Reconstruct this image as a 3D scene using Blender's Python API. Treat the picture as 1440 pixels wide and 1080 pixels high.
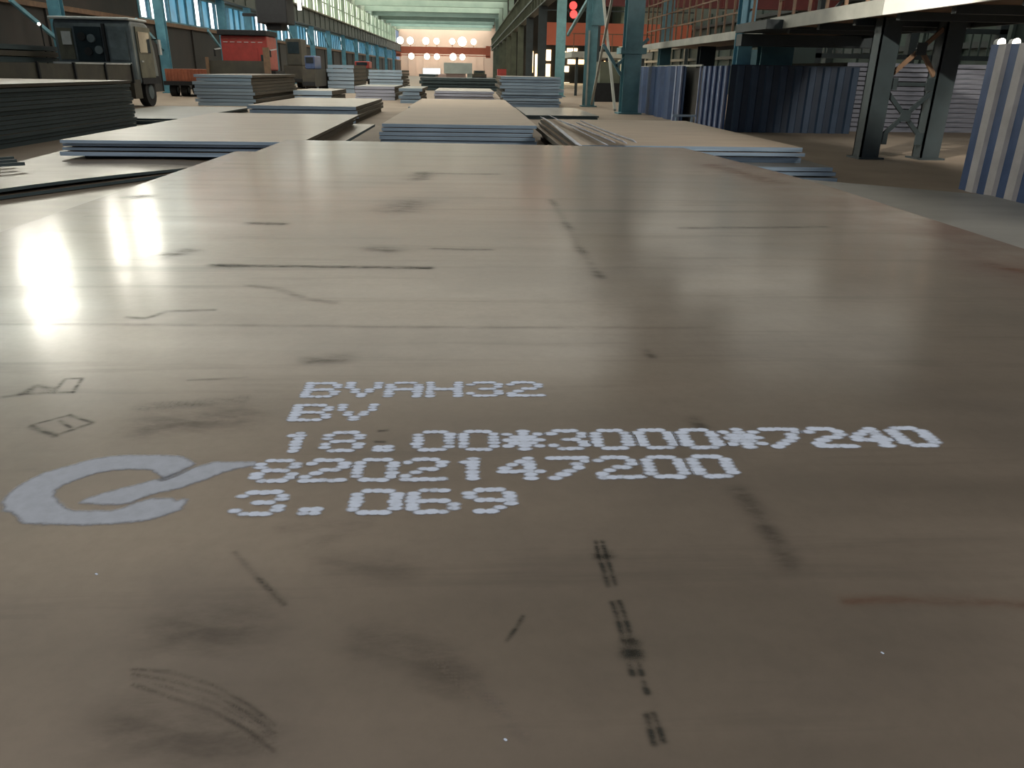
import bpy, math, random
import numpy as np
from mathutils import Vector, Matrix
random.seed(7)
SC = bpy.context.scene
COL = SC.collection
for o in list(bpy.data.objects):
    bpy.data.objects.remove(o)

# ------------------------------------------------------------------ camera
CAMZ = 1.35
FPX = 1082.0
PITCH = math.atan(439 / FPX); YAW = math.radians(3.33); ROLL = math.radians(1.0)
_F = Vector((math.sin(YAW) * math.cos(PITCH), math.cos(YAW) * math.cos(PITCH), -math.sin(PITCH)))
_r0 = Vector((math.cos(YAW), -math.sin(YAW), 0)); _u0 = _r0.cross(_F)
_R = _r0 * math.cos(ROLL) + _u0 * math.sin(ROLL)
_U = _u0 * math.cos(ROLL) - _r0 * math.sin(ROLL)
cam_data = bpy.data.cameras.new('camera')
cam = bpy.data.objects.new('camera', cam_data); COL.objects.link(cam)
cam_data.sensor_width = 36.0; cam_data.lens = FPX / 1440 * 36.0
cam_data.clip_start = 0.05; cam_data.clip_end = 600
M = Matrix((( _R.x, _U.x, -_F.x, 0), (_R.y, _U.y, -_F.y, 0), (_R.z, _U.z, -_F.z, CAMZ), (0, 0, 0, 1)))
cam.matrix_world = M
SC.camera = cam

def _ray(x, y): return _F * FPX + _R * (x - 720) - _U * (y - 540)
def at_z(x, y, Z):
    d = _ray(x, y); t = (Z - CAMZ) / d.z; return Vector((t * d.x, t * d.y, Z))
def at_y(x, y, Y):
    d = _ray(x, y); t = Y / d.y; return Vector((t * d.x, Y, CAMZ + t * d.z))

# ------------------------------------------------------------------ world, exposure, main lights
SC.view_settings.view_transform = 'Standard'
SC.view_settings.look = 'None'
SC.view_settings.gamma = 1.0
SC.view_settings.use_curve_mapping = False
SC.view_settings.exposure = 0.12
W = bpy.data.worlds.new('world'); SC.world = W; W.use_nodes = True
bg = W.node_tree.nodes['Background']
bg.inputs['Color'].default_value = (0.55, 0.68, 0.9, 1); bg.inputs['Strength'].default_value = 0.4
SC.cycles.max_bounces = 6
SC.cycles.diffuse_bounces = 3
SC.cycles.glossy_bounces = 3
SC.cycles.transparent_max_bounces = 8
SC.cycles.sample_clamp_indirect = 4.0

def light(name, kind, loc, energy, color, target=None, size=1.0, size_y=None, spot=None):
    d = bpy.data.lights.new(name, kind); d.energy = energy; d.color = color
    if kind == 'AREA':
        d.size = size
        if size_y: d.shape = 'RECTANGLE'; d.size_y = size_y
    if kind == 'SPOT':
        d.spot_size = math.radians(spot); d.spot_blend = 0.5; d.shadow_soft_size = size
    if kind == 'POINT': d.shadow_soft_size = size
    o = bpy.data.objects.new(name, d); COL.objects.link(o); o.location = loc
    if target is not None:
        o.rotation_euler = (Vector(target) - Vector(loc)).to_track_quat('-Z', 'Y').to_euler()
    return o
# unseen overhead fill lights, added to brighten the near end of the hall
for lx in (-11, -4, 3):
    for ly in (-7, 2):
        light('overhead_fill_light', 'AREA', (lx, ly, 9.6), 200 if lx < 0 else 25, (1, 0.97, 0.93), (lx, ly, 0), 1.6)
# daylight falling through the left clerestory
for ly in (22, 45, 75, 110, 150):
    light('clerestory_daylight', 'AREA', (-16.6, ly, 8.6), 350, (0.93, 1.0, 0.93), (-2, ly - 3, 0.3), 18, 2.4)
light('edge_beam_patch_spot', 'SPOT', (0.5, 6.5, 5.4), 5200, (1.0, 0.94, 0.82), (6.6, 12.3, 2.9), size=0.1, spot=24)  # added unseen spot for the bright patch on the platform edge beam
light('right_bay_sunlit_door', 'AREA', (15, 112, 4), 900, (1.0, 0.8, 0.5), (10, 40, 0), 9, 5)
light('crane_lamp_glow', 'AREA', (-7, 202.5, 6.2), 1300, (1.0, 0.9, 0.78), (-7, 213, 5.0), 20, 3)
light('right_bay_fill', 'AREA', (11, 2.5, 7.5), 1050, (1.0, 0.95, 0.86), (8, 14, 0), 2)  # added unseen fill that brightens the floor and piles at right

# ------------------------------------------------------------------ materials
def new_mat(name):
    m = bpy.data.materials.new(name); m.use_nodes = True
    nt = m.node_tree; b = nt.nodes['Principled BSDF']
    return m, nt, b
def coords(nt, scale, space='Object'):
    tc = nt.nodes.new('ShaderNodeTexCoord'); mp = nt.nodes.new('ShaderNodeMapping')
    mp.inputs['Scale'].default_value = scale
    nt.links.new(tc.outputs[space], mp.inputs['Vector']); return mp.outputs['Vector']
def noise(nt, vec, scale, detail=4, rough=0.6):
    n = nt.nodes.new('ShaderNodeTexNoise'); n.inputs['Scale'].default_value = scale
    n.inputs['Detail'].default_value = detail; n.inputs['Roughness'].default_value = rough
    nt.links.new(vec, n.inputs['Vector']); return n.outputs['Fac']
def ramp(nt, fac, stops):
    r = nt.nodes.new('ShaderNodeValToRGB'); el = r.color_ramp.elements
    while len(el) < len(stops): el.new(0.5)
    for e, (p, c) in zip(el, stops):
        e.position = p; e.color = (c[0], c[1], c[2], 1) if not isinstance(c, (int, float)) else (c, c, c, 1)
    nt.links.new(fac, r.inputs['Fac']); return r.outputs['Color']
def mixc(nt, fac, a, b, mode='MIX'):
    n = nt.nodes.new('ShaderNodeMix'); n.data_type = 'RGBA'; n.blend_type = mode
    for sock, v in ((n.inputs[0], fac), (n.inputs[6], a), (n.inputs[7], b)):
        if isinstance(v, (int, float)): sock.default_value = v
        elif isinstance(v, tuple): sock.default_value = (v[0], v[1], v[2], 1)
        else: nt.links.new(v, sock)
    return n.outputs[2]
def mk(name, c1, c2=None, scale=3.0, rough=0.6, metal=0.0, stretch=(1, 1, 1), coat=0.0, bump=0.0, spec=0.5):
    m, nt, b = new_mat(name)
    if c2 is None: c2 = tuple(v * 0.7 for v in c1)
    v = coords(nt, stretch)
    f = noise(nt, v, scale)
    nt.links.new(ramp(nt, f, [(0.3, c1), (0.7, c2)]), b.inputs['Base Color'])
    b.inputs['Roughness'].default_value = rough; b.inputs['Metallic'].default_value = metal
    b.inputs['Specular IOR Level'].default_value = spec
    b.inputs['Coat Weight'].default_value = coat; b.inputs['Coat Roughness'].default_value = 0.25
    if bump:
        bp = nt.nodes.new('ShaderNodeBump'); bp.inputs['Strength'].default_value = bump
        bp.inputs['Distance'].default_value = 0.02
        nt.links.new(f, bp.inputs['Height']); nt.links.new(bp.outputs['Normal'], b.inputs['Normal'])
    return m
def emit(name, color, strength, c2=None, scale=1.0):
    m, nt, b = new_mat(name)
    b.inputs['Base Color'].default_value = (0.3, 0.3, 0.3, 1)
    b.inputs['Emission Strength'].default_value = strength
    if c2:
        f = noise(nt, coords(nt, (1, 1, 1)), scale, 2)
        nt.links.new(ramp(nt, f, [(0.35, color), (0.65, c2)]), b.inputs['Emission Color'])
    else:
        b.inputs['Emission Color'].default_value = (*color, 1)
    return m

def plate_material():
    m, nt, b = new_mat('mill_scale_steel')
    v1 = coords(nt, (0.35, 1.3, 1)); big = noise(nt, v1, 1.6, 5, 0.6)
    v2 = coords(nt, (0.5, 7.0, 1)); streak = noise(nt, v2, 1.4, 5, 0.65)
    v3 = coords(nt, (1, 1, 1)); fine = noise(nt, v3, 55, 4, 0.7)
    patch = noise(nt, v3, 2.3, 6, 0.62)
    c = ramp(nt, big, [(0.3, (0.26, 0.21, 0.17)), (0.7, (0.36, 0.295, 0.24))])
    c = mixc(nt, ramp(nt, patch, [(0.42, 0.0), (0.62, 0.5)]), c, (0.21, 0.175, 0.15))
    c = mixc(nt, ramp(nt, streak, [(0.55, 0.0), (0.75, 0.35)]), c, (0.05, 0.042, 0.036))
    c = mixc(nt, ramp(nt, fine, [(0.4, 0.0), (0.75, 0.16)]), c, (0.16, 0.135, 0.11))
    # rust-red tint along the right edge
    tc = nt.nodes.new('ShaderNodeTexCoord'); sp = nt.nodes.new('ShaderNodeSeparateXYZ')
    nt.links.new(tc.outputs['Object'], sp.inputs[0])
    mr = nt.nodes.new('ShaderNodeMapRange'); mr.inputs['From Min'].default_value = 1.2; mr.inputs['From Max'].default_value = 1.68
    nt.links.new(sp.outputs['X'], mr.inputs['Value'])
    ml = nt.nodes.new('ShaderNodeMath'); ml.operation = 'MULTIPLY'
    nt.links.new(mr.outputs['Result'], ml.inputs[0]); nt.links.new(ramp(nt, patch, [(0.35, 0.0), (0.6, 0.8)]), ml.inputs[1])
    c = mixc(nt, ml.outputs[0], c, (0.20, 0.085, 0.055))
    nt.links.new(c, b.inputs['Base Color'])
    b.inputs['Metallic'].default_value = 0.72
    b.inputs['Specular IOR Level'].default_value = 0.75
    rg = ramp(nt, mixc(nt, 0.5, big, streak), [(0.35, 0.46), (0.65, 0.60)])
    nt.links.new(rg, b.inputs['Roughness'])
    b.inputs['Coat Weight'].default_value = 0.55
    cr = ramp(nt, mixc(nt, 0.5, patch, streak), [(0.35, 0.13), (0.65, 0.22)])
    nt.links.new(cr, b.inputs['Coat Roughness'])
    bp = nt.nodes.new('ShaderNodeBump'); bp.inputs['Strength'].default_value = 0.05; bp.inputs['Distance'].default_value = 0.004
    nt.links.new(mixc(nt, 0.5, streak, patch), bp.inputs['Height'])
    nt.links.new(bp.outputs['Normal'], b.inputs['Normal'])
    nt.links.new(bp.outputs['Normal'], b.inputs['Coat Normal'])
    return m

MAT = dict(
    hero=plate_material(),
    plate=mk('dusty_steel_plate', (0.33, 0.27, 0.21), (0.24, 0.195, 0.15), 2.0, 0.42, 0.25, (0.4, 2.0, 1), coat=0.3),
    plate_tan=mk('tan_dusty_plate', (0.46, 0.36, 0.27), (0.36, 0.28, 0.21), 2.0, 0.55, 0.0, (0.4, 2.0, 1)),
    plate_grey=mk('grey_steel_plate', (0.24, 0.235, 0.215), (0.17, 0.165, 0.15), 1.5, 0.45, 0.25, (0.5, 1.5, 1), coat=0.2),
    edge=mk('cut_plate_edge', (0.36, 0.46, 0.56), (0.19, 0.26, 0.33), 4, 0.5, 0.3, (0.3, 1, 6)),
    edge_light=mk('pale_plate_edge', (0.46, 0.58, 0.70), (0.32, 0.42, 0.52), 4, 0.5, 0.2, (0.3, 1, 6)),
    edge_silver=mk('silver_plate_edge', (0.34, 0.34, 0.39), (0.13, 0.14, 0.17), 2.2, 0.45, 0.2, (0.5, 1, 3)),
    near_beam=mk('lit_edge_beam', (0.85, 0.84, 0.80), (0.78, 0.77, 0.73), 2, 0.5),  # bright light on the near edge beam, put into a whiter base colour
    red_dark=mk('dark_red_girder', (0.13, 0.022, 0.02), (0.09, 0.018, 0.017), 1, 0.6),
    edge_lilac=mk('lilac_plate_edge', (0.55, 0.56, 0.66), (0.30, 0.32, 0.40), 3, 0.5, 0.2, (0.3, 1, 6)),
    edge_dark=mk('dark_plate_edge', (0.045, 0.07, 0.078), (0.03, 0.047, 0.052), 3, 0.7, 0.1, (1, 0.3, 6)),
    edge_brown=mk('brown_plate_edge', (0.075, 0.06, 0.04), (0.045, 0.04, 0.03), 3, 0.8, 0.0, (1, 0.3, 6)),
    floor=mk('dusty_concrete', (0.30, 0.235, 0.175), (0.22, 0.17, 0.13), 0.8, 0.7, 0, bump=0.2),
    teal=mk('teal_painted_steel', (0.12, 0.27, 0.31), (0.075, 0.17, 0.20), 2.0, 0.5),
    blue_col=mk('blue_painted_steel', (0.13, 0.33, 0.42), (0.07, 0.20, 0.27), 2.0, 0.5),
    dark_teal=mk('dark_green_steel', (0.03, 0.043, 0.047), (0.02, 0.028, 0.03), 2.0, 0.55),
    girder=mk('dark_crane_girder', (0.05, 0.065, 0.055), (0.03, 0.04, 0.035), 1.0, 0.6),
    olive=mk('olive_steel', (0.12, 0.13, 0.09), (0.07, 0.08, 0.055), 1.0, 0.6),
    wall_dark=mk('grimy_wall_panel', (0.045, 0.038, 0.034), (0.025, 0.028, 0.027), 0.5, 0.8),
    wall_green=mk('green_wall_sheet', (0.055, 0.085, 0.075), (0.035, 0.05, 0.045), 0.7, 0.7),
    wall_far=mk('far_wall_sheet', (0.66, 0.50, 0.40), (0.54, 0.43, 0.35), 0.2, 0.7),
    roof=mk('roof_sheet', (0.20, 0.23, 0.19), (0.14, 0.17, 0.145), 0.3, 0.7),
    roof_beam=mk('roof_beam_green', (0.30, 0.38, 0.32), (0.22, 0.30, 0.25), 0.5, 0.6),
    mullion=mk('pale_green_pillar', (0.32, 0.38, 0.30), (0.24, 0.29, 0.23), 0.6, 0.6),
    fence=mk('blue_corrugated_sheet', (0.055, 0.105, 0.24), (0.035, 0.07, 0.16), 3, 0.4, 0.1),
    fence_h=mk('mid_blue_sheet', (0.045, 0.085, 0.19), (0.03, 0.055, 0.125), 3, 0.45, 0.1),
    fence_shade_rib=mk('shaded_blue_rib', (0.035, 0.062, 0.105), (0.026, 0.046, 0.08), 3, 0.45, 0.1),  # rib of the shaded hoarding face, shade put into its blue
    rib_pale=mk('pale_blue_rib', (0.34, 0.37, 0.50), (0.22, 0.25, 0.36), 3, 0.4),
    fence_dark=mk('shaded_blue_sheet', (0.022, 0.036, 0.062), (0.016, 0.027, 0.046), 3, 0.45, 0.1),  # shaded face of the blue sheet; the shade is put into the colour
    fence_white=mk('cream_sheet_rib', (0.52, 0.50, 0.50), (0.38, 0.36, 0.36), 3, 0.4),
    rust=mk('rust_brown_rail', (0.22, 0.13, 0.075), (0.13, 0.08, 0.05), 5, 0.7),
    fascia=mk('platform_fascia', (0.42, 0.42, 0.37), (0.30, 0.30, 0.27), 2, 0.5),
    red=mk('red_paint', (0.42, 0.05, 0.04), (0.28, 0.035, 0.03), 3, 0.5),
    crane_red=mk('faded_crane_red', (0.60, 0.15, 0.08), (0.46, 0.115, 0.06), 0.3, 0.6),
    orange=mk('orange_paint', (0.40, 0.13, 0.07), (0.28, 0.09, 0.05), 3, 0.6),
    truck=mk('grey_truck_paint', (0.16, 0.20, 0.22), (0.09, 0.115, 0.125), 3, 0.4),
    truck_olive=mk('olive_truck_paint', (0.15, 0.15, 0.11), (0.09, 0.09, 0.07), 3, 0.5),
    bed=mk('dark_truck_bed', (0.075, 0.07, 0.05), (0.045, 0.04, 0.035), 2, 0.7),
    black=mk('rubber_black', (0.015, 0.017, 0.02), (0.01, 0.01, 0.012), 5, 0.8),
    glass=mk('dark_cab_glass', (0.03, 0.045, 0.055), (0.02, 0.03, 0.035), 2, 0.12),
    pale=mk('pale_bright_trim', (0.6, 0.62, 0.62), (0.45, 0.47, 0.47), 4, 0.5),
    strip=mk('bright_steel_offcut', (0.72, 0.75, 0.82), (0.42, 0.45, 0.52), 5, 0.4, 0.0),
    blue=mk('dull_blue_paint', (0.08, 0.12, 0.25), (0.05, 0.08, 0.17), 3, 0.5),
    white_block=mk('pale_machine_cladding', (0.5, 0.55, 0.52), (0.38, 0.42, 0.40), 0.5, 0.6),
    pink_block=mk('pinkish_crate_paint', (0.5, 0.36, 0.33), (0.38, 0.27, 0.25), 0.8, 0.6),
    e_white=emit('daylight_pane', (0.93, 0.97, 1.0), 3.2),
    e_blue=emit('blue_tinted_pane', (0.10, 0.42, 0.62), 0.75, (0.05, 0.24, 0.38), 0.6),
    e_green=emit('pale_green_pane', (0.82, 0.86, 0.68), 1.9, (0.48, 0.56, 0.42), 0.5),
    e_sky=emit('roof_light_pane', (0.95, 0.92, 0.80), 3.0),
    e_skyb=emit('bright_roof_light_pane', (0.88, 0.98, 0.93), 2.7),
    e_clear=emit('clear_clerestory_pane', (1.0, 0.95, 0.84), 20),
    e_warm=emit('sunlit_opening', (1.0, 0.86, 0.58), 3.5, (0.9, 0.55, 0.25), 0.7),
    e_lamp=emit('floodlight_lens', (1.0, 0.92, 0.76), 8),
    e_red=emit('red_signal_lens', (1.0, 0.03, 0.03), 1.3),
)

def paint_material(name, col, cut=0.5, rough=0.75, soft=0.18, nscale=260.0, opac=1.0):
    m, nt, b = new_mat(name)
    at = nt.nodes.new('ShaderNodeAttribute'); at.attribute_name = 'cover'
    n = noise(nt, coords(nt, (1, 1, 1)), nscale, 3, 0.7)
    a = nt.nodes.new('ShaderNodeMath'); a.operation = 'MULTIPLY_ADD'
    a.inputs[1].default_value = 0.5; nt.links.new(n, a.inputs[0]); nt.links.new(at.outputs['Fac'], a.inputs[2])
    mr = nt.nodes.new('ShaderNodeMapRange'); mr.interpolation_type = 'SMOOTHSTEP'
    mr.inputs['From Min'].default_value = cut + 0.25 - soft; mr.inputs['From Max'].default_value = cut + 0.25 + soft
    mr.inputs['To Max'].default_value = opac
    nt.links.new(a.outputs[0], mr.inputs['Value'])
    nt.links.new(mr.outputs['Result'], b.inputs['Alpha'])
    n2 = noise(nt, coords(nt, (1, 1, 1)), 60, 4, 0.6)
    nt.links.new(ramp(nt, n2, [(0.3, col), (0.75, tuple(v * 0.82 for v in col))]), b.inputs['Base Color'])
    b.inputs['Roughness'].default_value = rough
    return m
MAT['paint'] = paint_material('white_marking_paint', (0.66, 0.73, 0.88), 0.42, soft=0.36, nscale=200)
MAT['paint_logo'] = paint_material('white_stencil_paint', (0.43, 0.46, 0.53), 0.5, soft=0.30, nscale=85)
def stain_material(name, col, opac, rough=0.6, nscale=40.0):
    m, nt, b = new_mat(name)
    at = nt.nodes.new('ShaderNodeAttribute'); at.attribute_name = 'cover'
    n = ramp(nt, noise(nt, coords(nt, (0.6, 1.6, 1)), nscale, 5, 0.7), [(0.38, 0.15), (0.62, 1.0)])
    a = nt.nodes.new('ShaderNodeMath'); a.operation = 'MULTIPLY'; nt.links.new(n, a.inputs[0]); nt.links.new(at.outputs['Fac'], a.inputs[1])
    c = nt.nodes.new('ShaderNodeMath'); c.operation = 'MULTIPLY'; nt.links.new(a.outputs[0], c.inputs[0]); c.inputs[1].default_value = opac
    nt.links.new(c.outputs[0], b.inputs['Alpha'])
    b.inputs['Base Color'].default_value = (*col, 1); b.inputs['Roughness'].default_value = rough
    return m
MAT['stain'] = stain_material('dark_grease_stain', (0.030, 0.030, 0.024), 0.85)
MAT['stain_soft'] = stain_material('faint_brown_stain', (0.045, 0.036, 0.03), 0.45, nscale=18)
MAT['scuff'] = stain_material('pale_scuff_mark', (0.26, 0.21, 0.18), 0.35, nscale=30)
MAT['rust_mark'] = stain_material('orange_rust_mark', (0.18, 0.075, 0.04), 0.5, nscale=12)

# ------------------------------------------------------------------ mesh helpers
class MB:
    def __init__(s): s.v = []; s.f = []; s.mi = []
    def add(s, vs, fs, mi=0):
        n = len(s.v); s.v += [tuple(v) for v in vs]; s.f += [tuple(i + n for i in f) for f in fs]; s.mi += [mi] * len(fs)
    def box(s, x0, x1, y0, y1, z0, z1, mi=0, mat=None):
        vs = [Vector((x, y, z)) for z in (z0, z1) for x, y in ((x0, y0), (x1, y0), (x1, y1), (x0, y1))]
        if mat is not None: vs = [mat @ v for v in vs]
        s.add(vs, [(3, 2, 1, 0), (4, 5, 6, 7), (0, 1, 5, 4), (1, 2, 6, 5), (2, 3, 7, 6), (3, 0, 4, 7)], mi); return s
    def bar(s, a, b, w, h=None, mi=0):
        a, b = Vector(a), Vector(b); h = h or w; d = b - a; L = d.length
        q = d.to_track_quat('Y', 'Z').to_matrix().to_4x4(); q.translation = a
        return s.box(-w / 2, w / 2, 0, L, -h / 2, h / 2, mi, q)
    def cyl(s, a, b, r, n=14, mi=0, r2=None):
        a, b = Vector(a), Vector(b); r2 = r if r2 is None else r2; d = (b - a); q = d.to_track_quat('Z', 'Y').to_matrix()
        vs = []
        for P, rr in ((a, r), (b, r2)):
            for k in range(n):
                t = 2 * math.pi * k / n; vs.append(P + q @ Vector((rr * math.cos(t), rr * math.sin(t), 0)))
        fs = [(k, (k + 1) % n, n + (k + 1) % n, n + k) for k in range(n)] + [tuple(range(n - 1, -1, -1)), tuple(range(n, 2 * n))]
        s.add(vs, fs, mi); return s
    def prism(s, prof, x0, x1, mi=0):      # profile in (y, z), extruded along x
        n = len(prof); vs = [(x0, y, z) for y, z in prof] + [(x1, y, z) for y, z in prof]
        s.add(vs, [(k, (k + 1) % n, n + (k + 1) % n, n + k) for k in range(n)] + [tuple(range(n - 1, -1, -1)), tuple(range(n, 2 * n))], mi); return s
    def build(s, name, mats, parent=None, loc=None, bevel=0):
        me = bpy.data.meshes.new(name); 
        off = Vector(loc) if loc is not None else Vector((0, 0, 0))
        me.from_pydata([tuple(Vector(v) - off) for v in s.v], [], s.f); me.update()
        if not isinstance(mats, (list, tuple)): mats = [mats]
        for m in mats: me.materials.append(MAT[m] if isinstance(m, str) else m)
        me.polygons.foreach_set('material_index', s.mi)
        import bmesh
        bm = bmesh.new(); bm.from_mesh(me); bmesh.ops.recalc_face_normals(bm, faces=bm.faces); bm.to_mesh(me); bm.free()
        o = bpy.data.objects.new(name, me); COL.objects.link(o)
        if parent is not None:
            o.parent = parent; o.location = off - parent_world(parent)
        else: o.location = off
        if bevel:
            md = o.modifiers.new('bevel', 'BEVEL'); md.width = bevel; md.segments = 2; md.limit_method = 'ANGLE'
        return o
def parent_world(p):
    v = Vector(p.location)
    while p.parent is not None: p = p.parent; v += Vector(p.location)
    return v
def tag(o, label, cat, group=None, kind=None):
    o['label'] = label; o['category'] = cat
    if group: o['group'] = group
    if kind: o['kind'] = kind
    return o
def thing(name, loc, label, cat, group=None):
    o = bpy.data.objects.new(name, None); COL.objects.link(o); o.location = loc; o.empty_display_size = 0.2
    return tag(o, label, cat, group)
def struct(o, label=None):
    o['kind'] = 'structure'
    if label: o['label'] = label
    return o
def sempty(name, loc=(0, 0, 0)):
    o = bpy.data.objects.new(name, None); COL.objects.link(o); o.location = loc; o['kind'] = 'structure'; return o

# ------------------------------------------------------------------ setting
struct(MB().box(-60, 60, -14, 260, -0.3, 0.0).build('floor', 'floor'), 'dusty tan concrete hall floor')
LX = -17.4      # left wall
RX = 20.0       # right bay wall
wl = struct(MB().box(LX - 0.3, LX, -12, 216, 0, 3.55).build('wall_left', 'wall_dark'), 'dark grimy sheet wall on the left of the hall')
for k in range(34):      # vertical sheet joints as battens
    y = 6 + 6 * k
    MB().box(LX, LX + 0.10, y - 0.12, y + 0.12, 0, 3.55).build('batten', 'wall_dark', wl)
MB().box(LX - 0.3, LX, -12, 46, 3.55, 6.6).build('blind_panel', 'wall_dark', wl)
MB().box(LX - 0.3, LX + 0.15, -12, 216, 3.45, 3.65).build('sill', 'rust', wl)
MB().box(LX - 0.3, LX, -12, 216, 5.4, 7.0).build('spandrel', 'girder', wl)
MB().box(LX - 0.3, LX, -12, 216, 10.3, 11.6).build('upper_band', 'mullion', wl)
# lower window band, one window a bay
wn = 0
y = 46.0
while y < 200:
    wn += 1
    w = MB()
    for yy in (y, y + 1.5, y + 3.0, y + 4.5):
        w.box(LX - 0.12, LX + 0.06, yy - 0.09, yy + 0.09, 3.65, 5.4)
    w.box(LX - 0.12, LX + 0.04, y, y + 6, 3.62, 3.75).box(LX - 0.12, LX + 0.04, y, y + 6, 5.3, 5.42)
    f = w.build('window_%d' % wn, 'blue_col', None, (LX, y + 3, 4.5)); struct(f)
    for j, yy in enumerate((y, y + 1.5, y + 3.0, y + 4.5)):
        white = (j in (0, 1) and wn % 2 == 1) or j == 2
        if wn > 9: white = (j == 2 and wn % 3 == 0)
        MB().box(LX - 0.08, LX - 0.05, yy + (0.5 if white else 0.09), yy + (1.1 if white else 1.41), 3.75, 5.3).build('pane', 'e_white' if white else 'e_blue', f)
    y += 6
# clerestory above the crane girder
y = 10.0
while y < 200:
    wn += 1
    w = MB()
    w.box(LX - 0.2, LX + 0.35, y - 0.3, y + 0.3, 7.0, 10.3)
    for yy in (y + 2, y + 4): w.box(LX - 0.1, LX + 0.1, yy - 0.12, yy + 0.12, 7.0, 10.3)
    w.box(LX - 0.1, LX + 0.08, y, y + 6, 8.6, 8.72)
    f = w.build('window_%d' % wn, 'mullion', None, (LX, y + 3, 8.6)); struct(f)
    for j, yy in enumerate((y + 0.3, y + 2.12, y + 4.12)):
        clear = (abs(y - 28) < 1 and j in (1, 2)) or (abs(y - 34) < 1 and j == 2) or (abs(y - 40) < 1 and j in (0, 1))
        MB().box(LX - 0.06, LX - 0.03, yy, yy + 1.76, 7.0, 8.6).build('pane', 'e_clear' if clear else 'e_green', f)
        MB().box(LX - 0.06, LX - 0.03, yy, yy + 1.76, 8.72, 10.3).build('pane', 'e_clear' if clear else 'e_green', f)
    y += 6
# ceiling
ce = struct(MB().box(LX - 0.3, RX + 0.3, -12, 24, 11.5, 11.7).build('ceiling', 'roof'), 'pale green roof sheets high above the hall')
yb = 24
while yb < 216:
    MB().box(LX - 0.3, 5.4, yb, yb + 5, 11.5, 11.7).build('roof_panel', 'roof', ce)
    br = 142 < yb < 190
    MB().box(LX - 0.3, 5.4, yb + 5, yb + 10, 11.5, 11.55).build('skylight', 'e_skyb' if br else 'e_sky', ce)  # strips over the nearer hall are added to brighten the marked plate's reflection
    MB().box(5.4, RX + 0.3, yb, yb + 7, 11.5, 11.7).build('roof_panel', 'roof', ce)
    MB().box(5.4, RX + 0.3, yb + 7, yb + 10, 11.5, 11.55).build('skylight' if yb < 70 else 'roof_panel', 'e_sky' if yb < 70 else 'roof', ce)  # glowing strips over the right bay are added to brighten the hall ahead
    yb += 10
yb = 12
while yb < 212:
    b = MB(); b.box(LX, 5.4, yb - 0.12, yb + 0.12, 10.5, 11.4); b.box(LX, 5.4, yb - 0.3, yb + 0.3, 10.42, 10.5)
    b.build('roof_beam', 'roof_beam', ce)
    yb += 12
# far wall
wf = struct(MB().box(LX - 0.3, RX, 214, 214.4, 0, 11.6).build('wall_far', 'wall_far'), 'pinkish far end wall of the hall')
for k in range(12): MB().box(LX + 1.9 * k, LX + 1.9 * k + 0.25, 213.8, 214, 0, 7.4).build('wall_post', 'wall_far', wf)
d1 = struct(MB().box(-11.9, -7.3, 213.5, 213.9, 0, 1.9).build('door_1', 'pale'), 'bright far end doorway')
MB().box(-11.7, -7.5, 213.42, 213.48, 0.05, 1.75).build('daylight', 'e_white', d1)
# right bay wall + its end wall
wr = struct(MB().box(RX, RX + 0.3, -12, 130, 0, 11.6).build('wall_right', 'wall_green'), 'dull green sheet wall of the right bay')
for k in range(30):
    MB().box(RX - 0.12, RX, 6 + 3 * k, 6.35 + 3 * k, 0, 6.0).build('batten', 'wall_green', wr)
for z in (2.5, 3.6, 5.0):
    MB().box(RX - 0.3, RX, 6, 100, z, z + 0.22).build('wall_rail', 'dark_teal', wr)
we = struct(MB().box(5.9, RX, 118, 118.3, 0, 11.6).build('wall_end_right', 'wall_dark'), 'dark end wall of the right bay with sunlit openings')
for (px0, py0, px1, py1) in ((742, 72, 750, 102), (752, 76, 757, 108), (762, 70, 775, 85), (763, 90, 774, 112), (788, 72, 796, 82), (797, 68, 812, 80), (798, 84, 830, 90), (789, 93, 800, 101), (849, 86, 862, 95), (850, 97, 862, 106), (866, 102, 874, 108), (792, 128, 800, 134), (862, 125, 872, 132), (704, 92, 708, 100)):
    a = at_y(px0, py1, 117.9); c = at_y(px1, py0, 117.9)
    if a.x < 6: 
        continue
    MB().box(a.x, c.x, 117.8, 117.95, max(a.z, 0.05), c.z).build('sunlit_opening', 'e_warm', we)

# ------------------------------------------------------------------ columns
ORD = ['nearest', 'second', 'third', 'fourth', 'fifth', 'sixth', 'seventh', 'eighth', 'ninth', 'tenth', 'eleventh', 'twelfth', 'thirteenth', 'fourteenth', 'fifteenth', 'sixteenth']
def steel_column(x, y, w, h, mat, label, group, ztop_step=None, brace=None, d=0.34):
    t = thing('steel_column', (x, y, 0), label, 'column', group); t['kind'] = 'thing'
    MB().box(x - w / 2, x + w / 2, y - d / 2, y - d / 2 + 0.03, 0, h).build('flange', mat, t)
    MB().box(x - w / 2, x + w / 2, y + d / 2 - 0.03, y + d / 2, 0, h).build('flange', mat, t)
    MB().box(x - 0.02, x + 0.02, y - d / 2 + 0.03, y + d / 2 - 0.03, 0, h).build('web', mat, t)
    MB().box(x - w * 0.7, x + w * 0.7, y - d * 0.7, y + d * 0.7, 0, 0.05).build('base_plate', mat, t)
    if brace:
        MB().bar((x, y, brace[0]), (x + brace[2], y + brace[3], brace[1]), 0.10, 0.14).build('brace', mat, t)
    return t
lys = [34, 45, 56, 62.5, 70, 78, 87, 97, 108, 120, 133, 147, 162, 178]
for i, yy in enumerate(lys):
    steel_column(-16, yy, 0.46, 5.3, 'blue_col', 'blue steel column under the dark left crane girder, %s along the row' % ('nearest' if i == 0 else ORD[i]),
                 'blue columns along the left wall', brace=(2.1, 3.4, 0, -3.2) if i < 4 else (3.6, 4.9, 0, -3.0))
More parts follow.
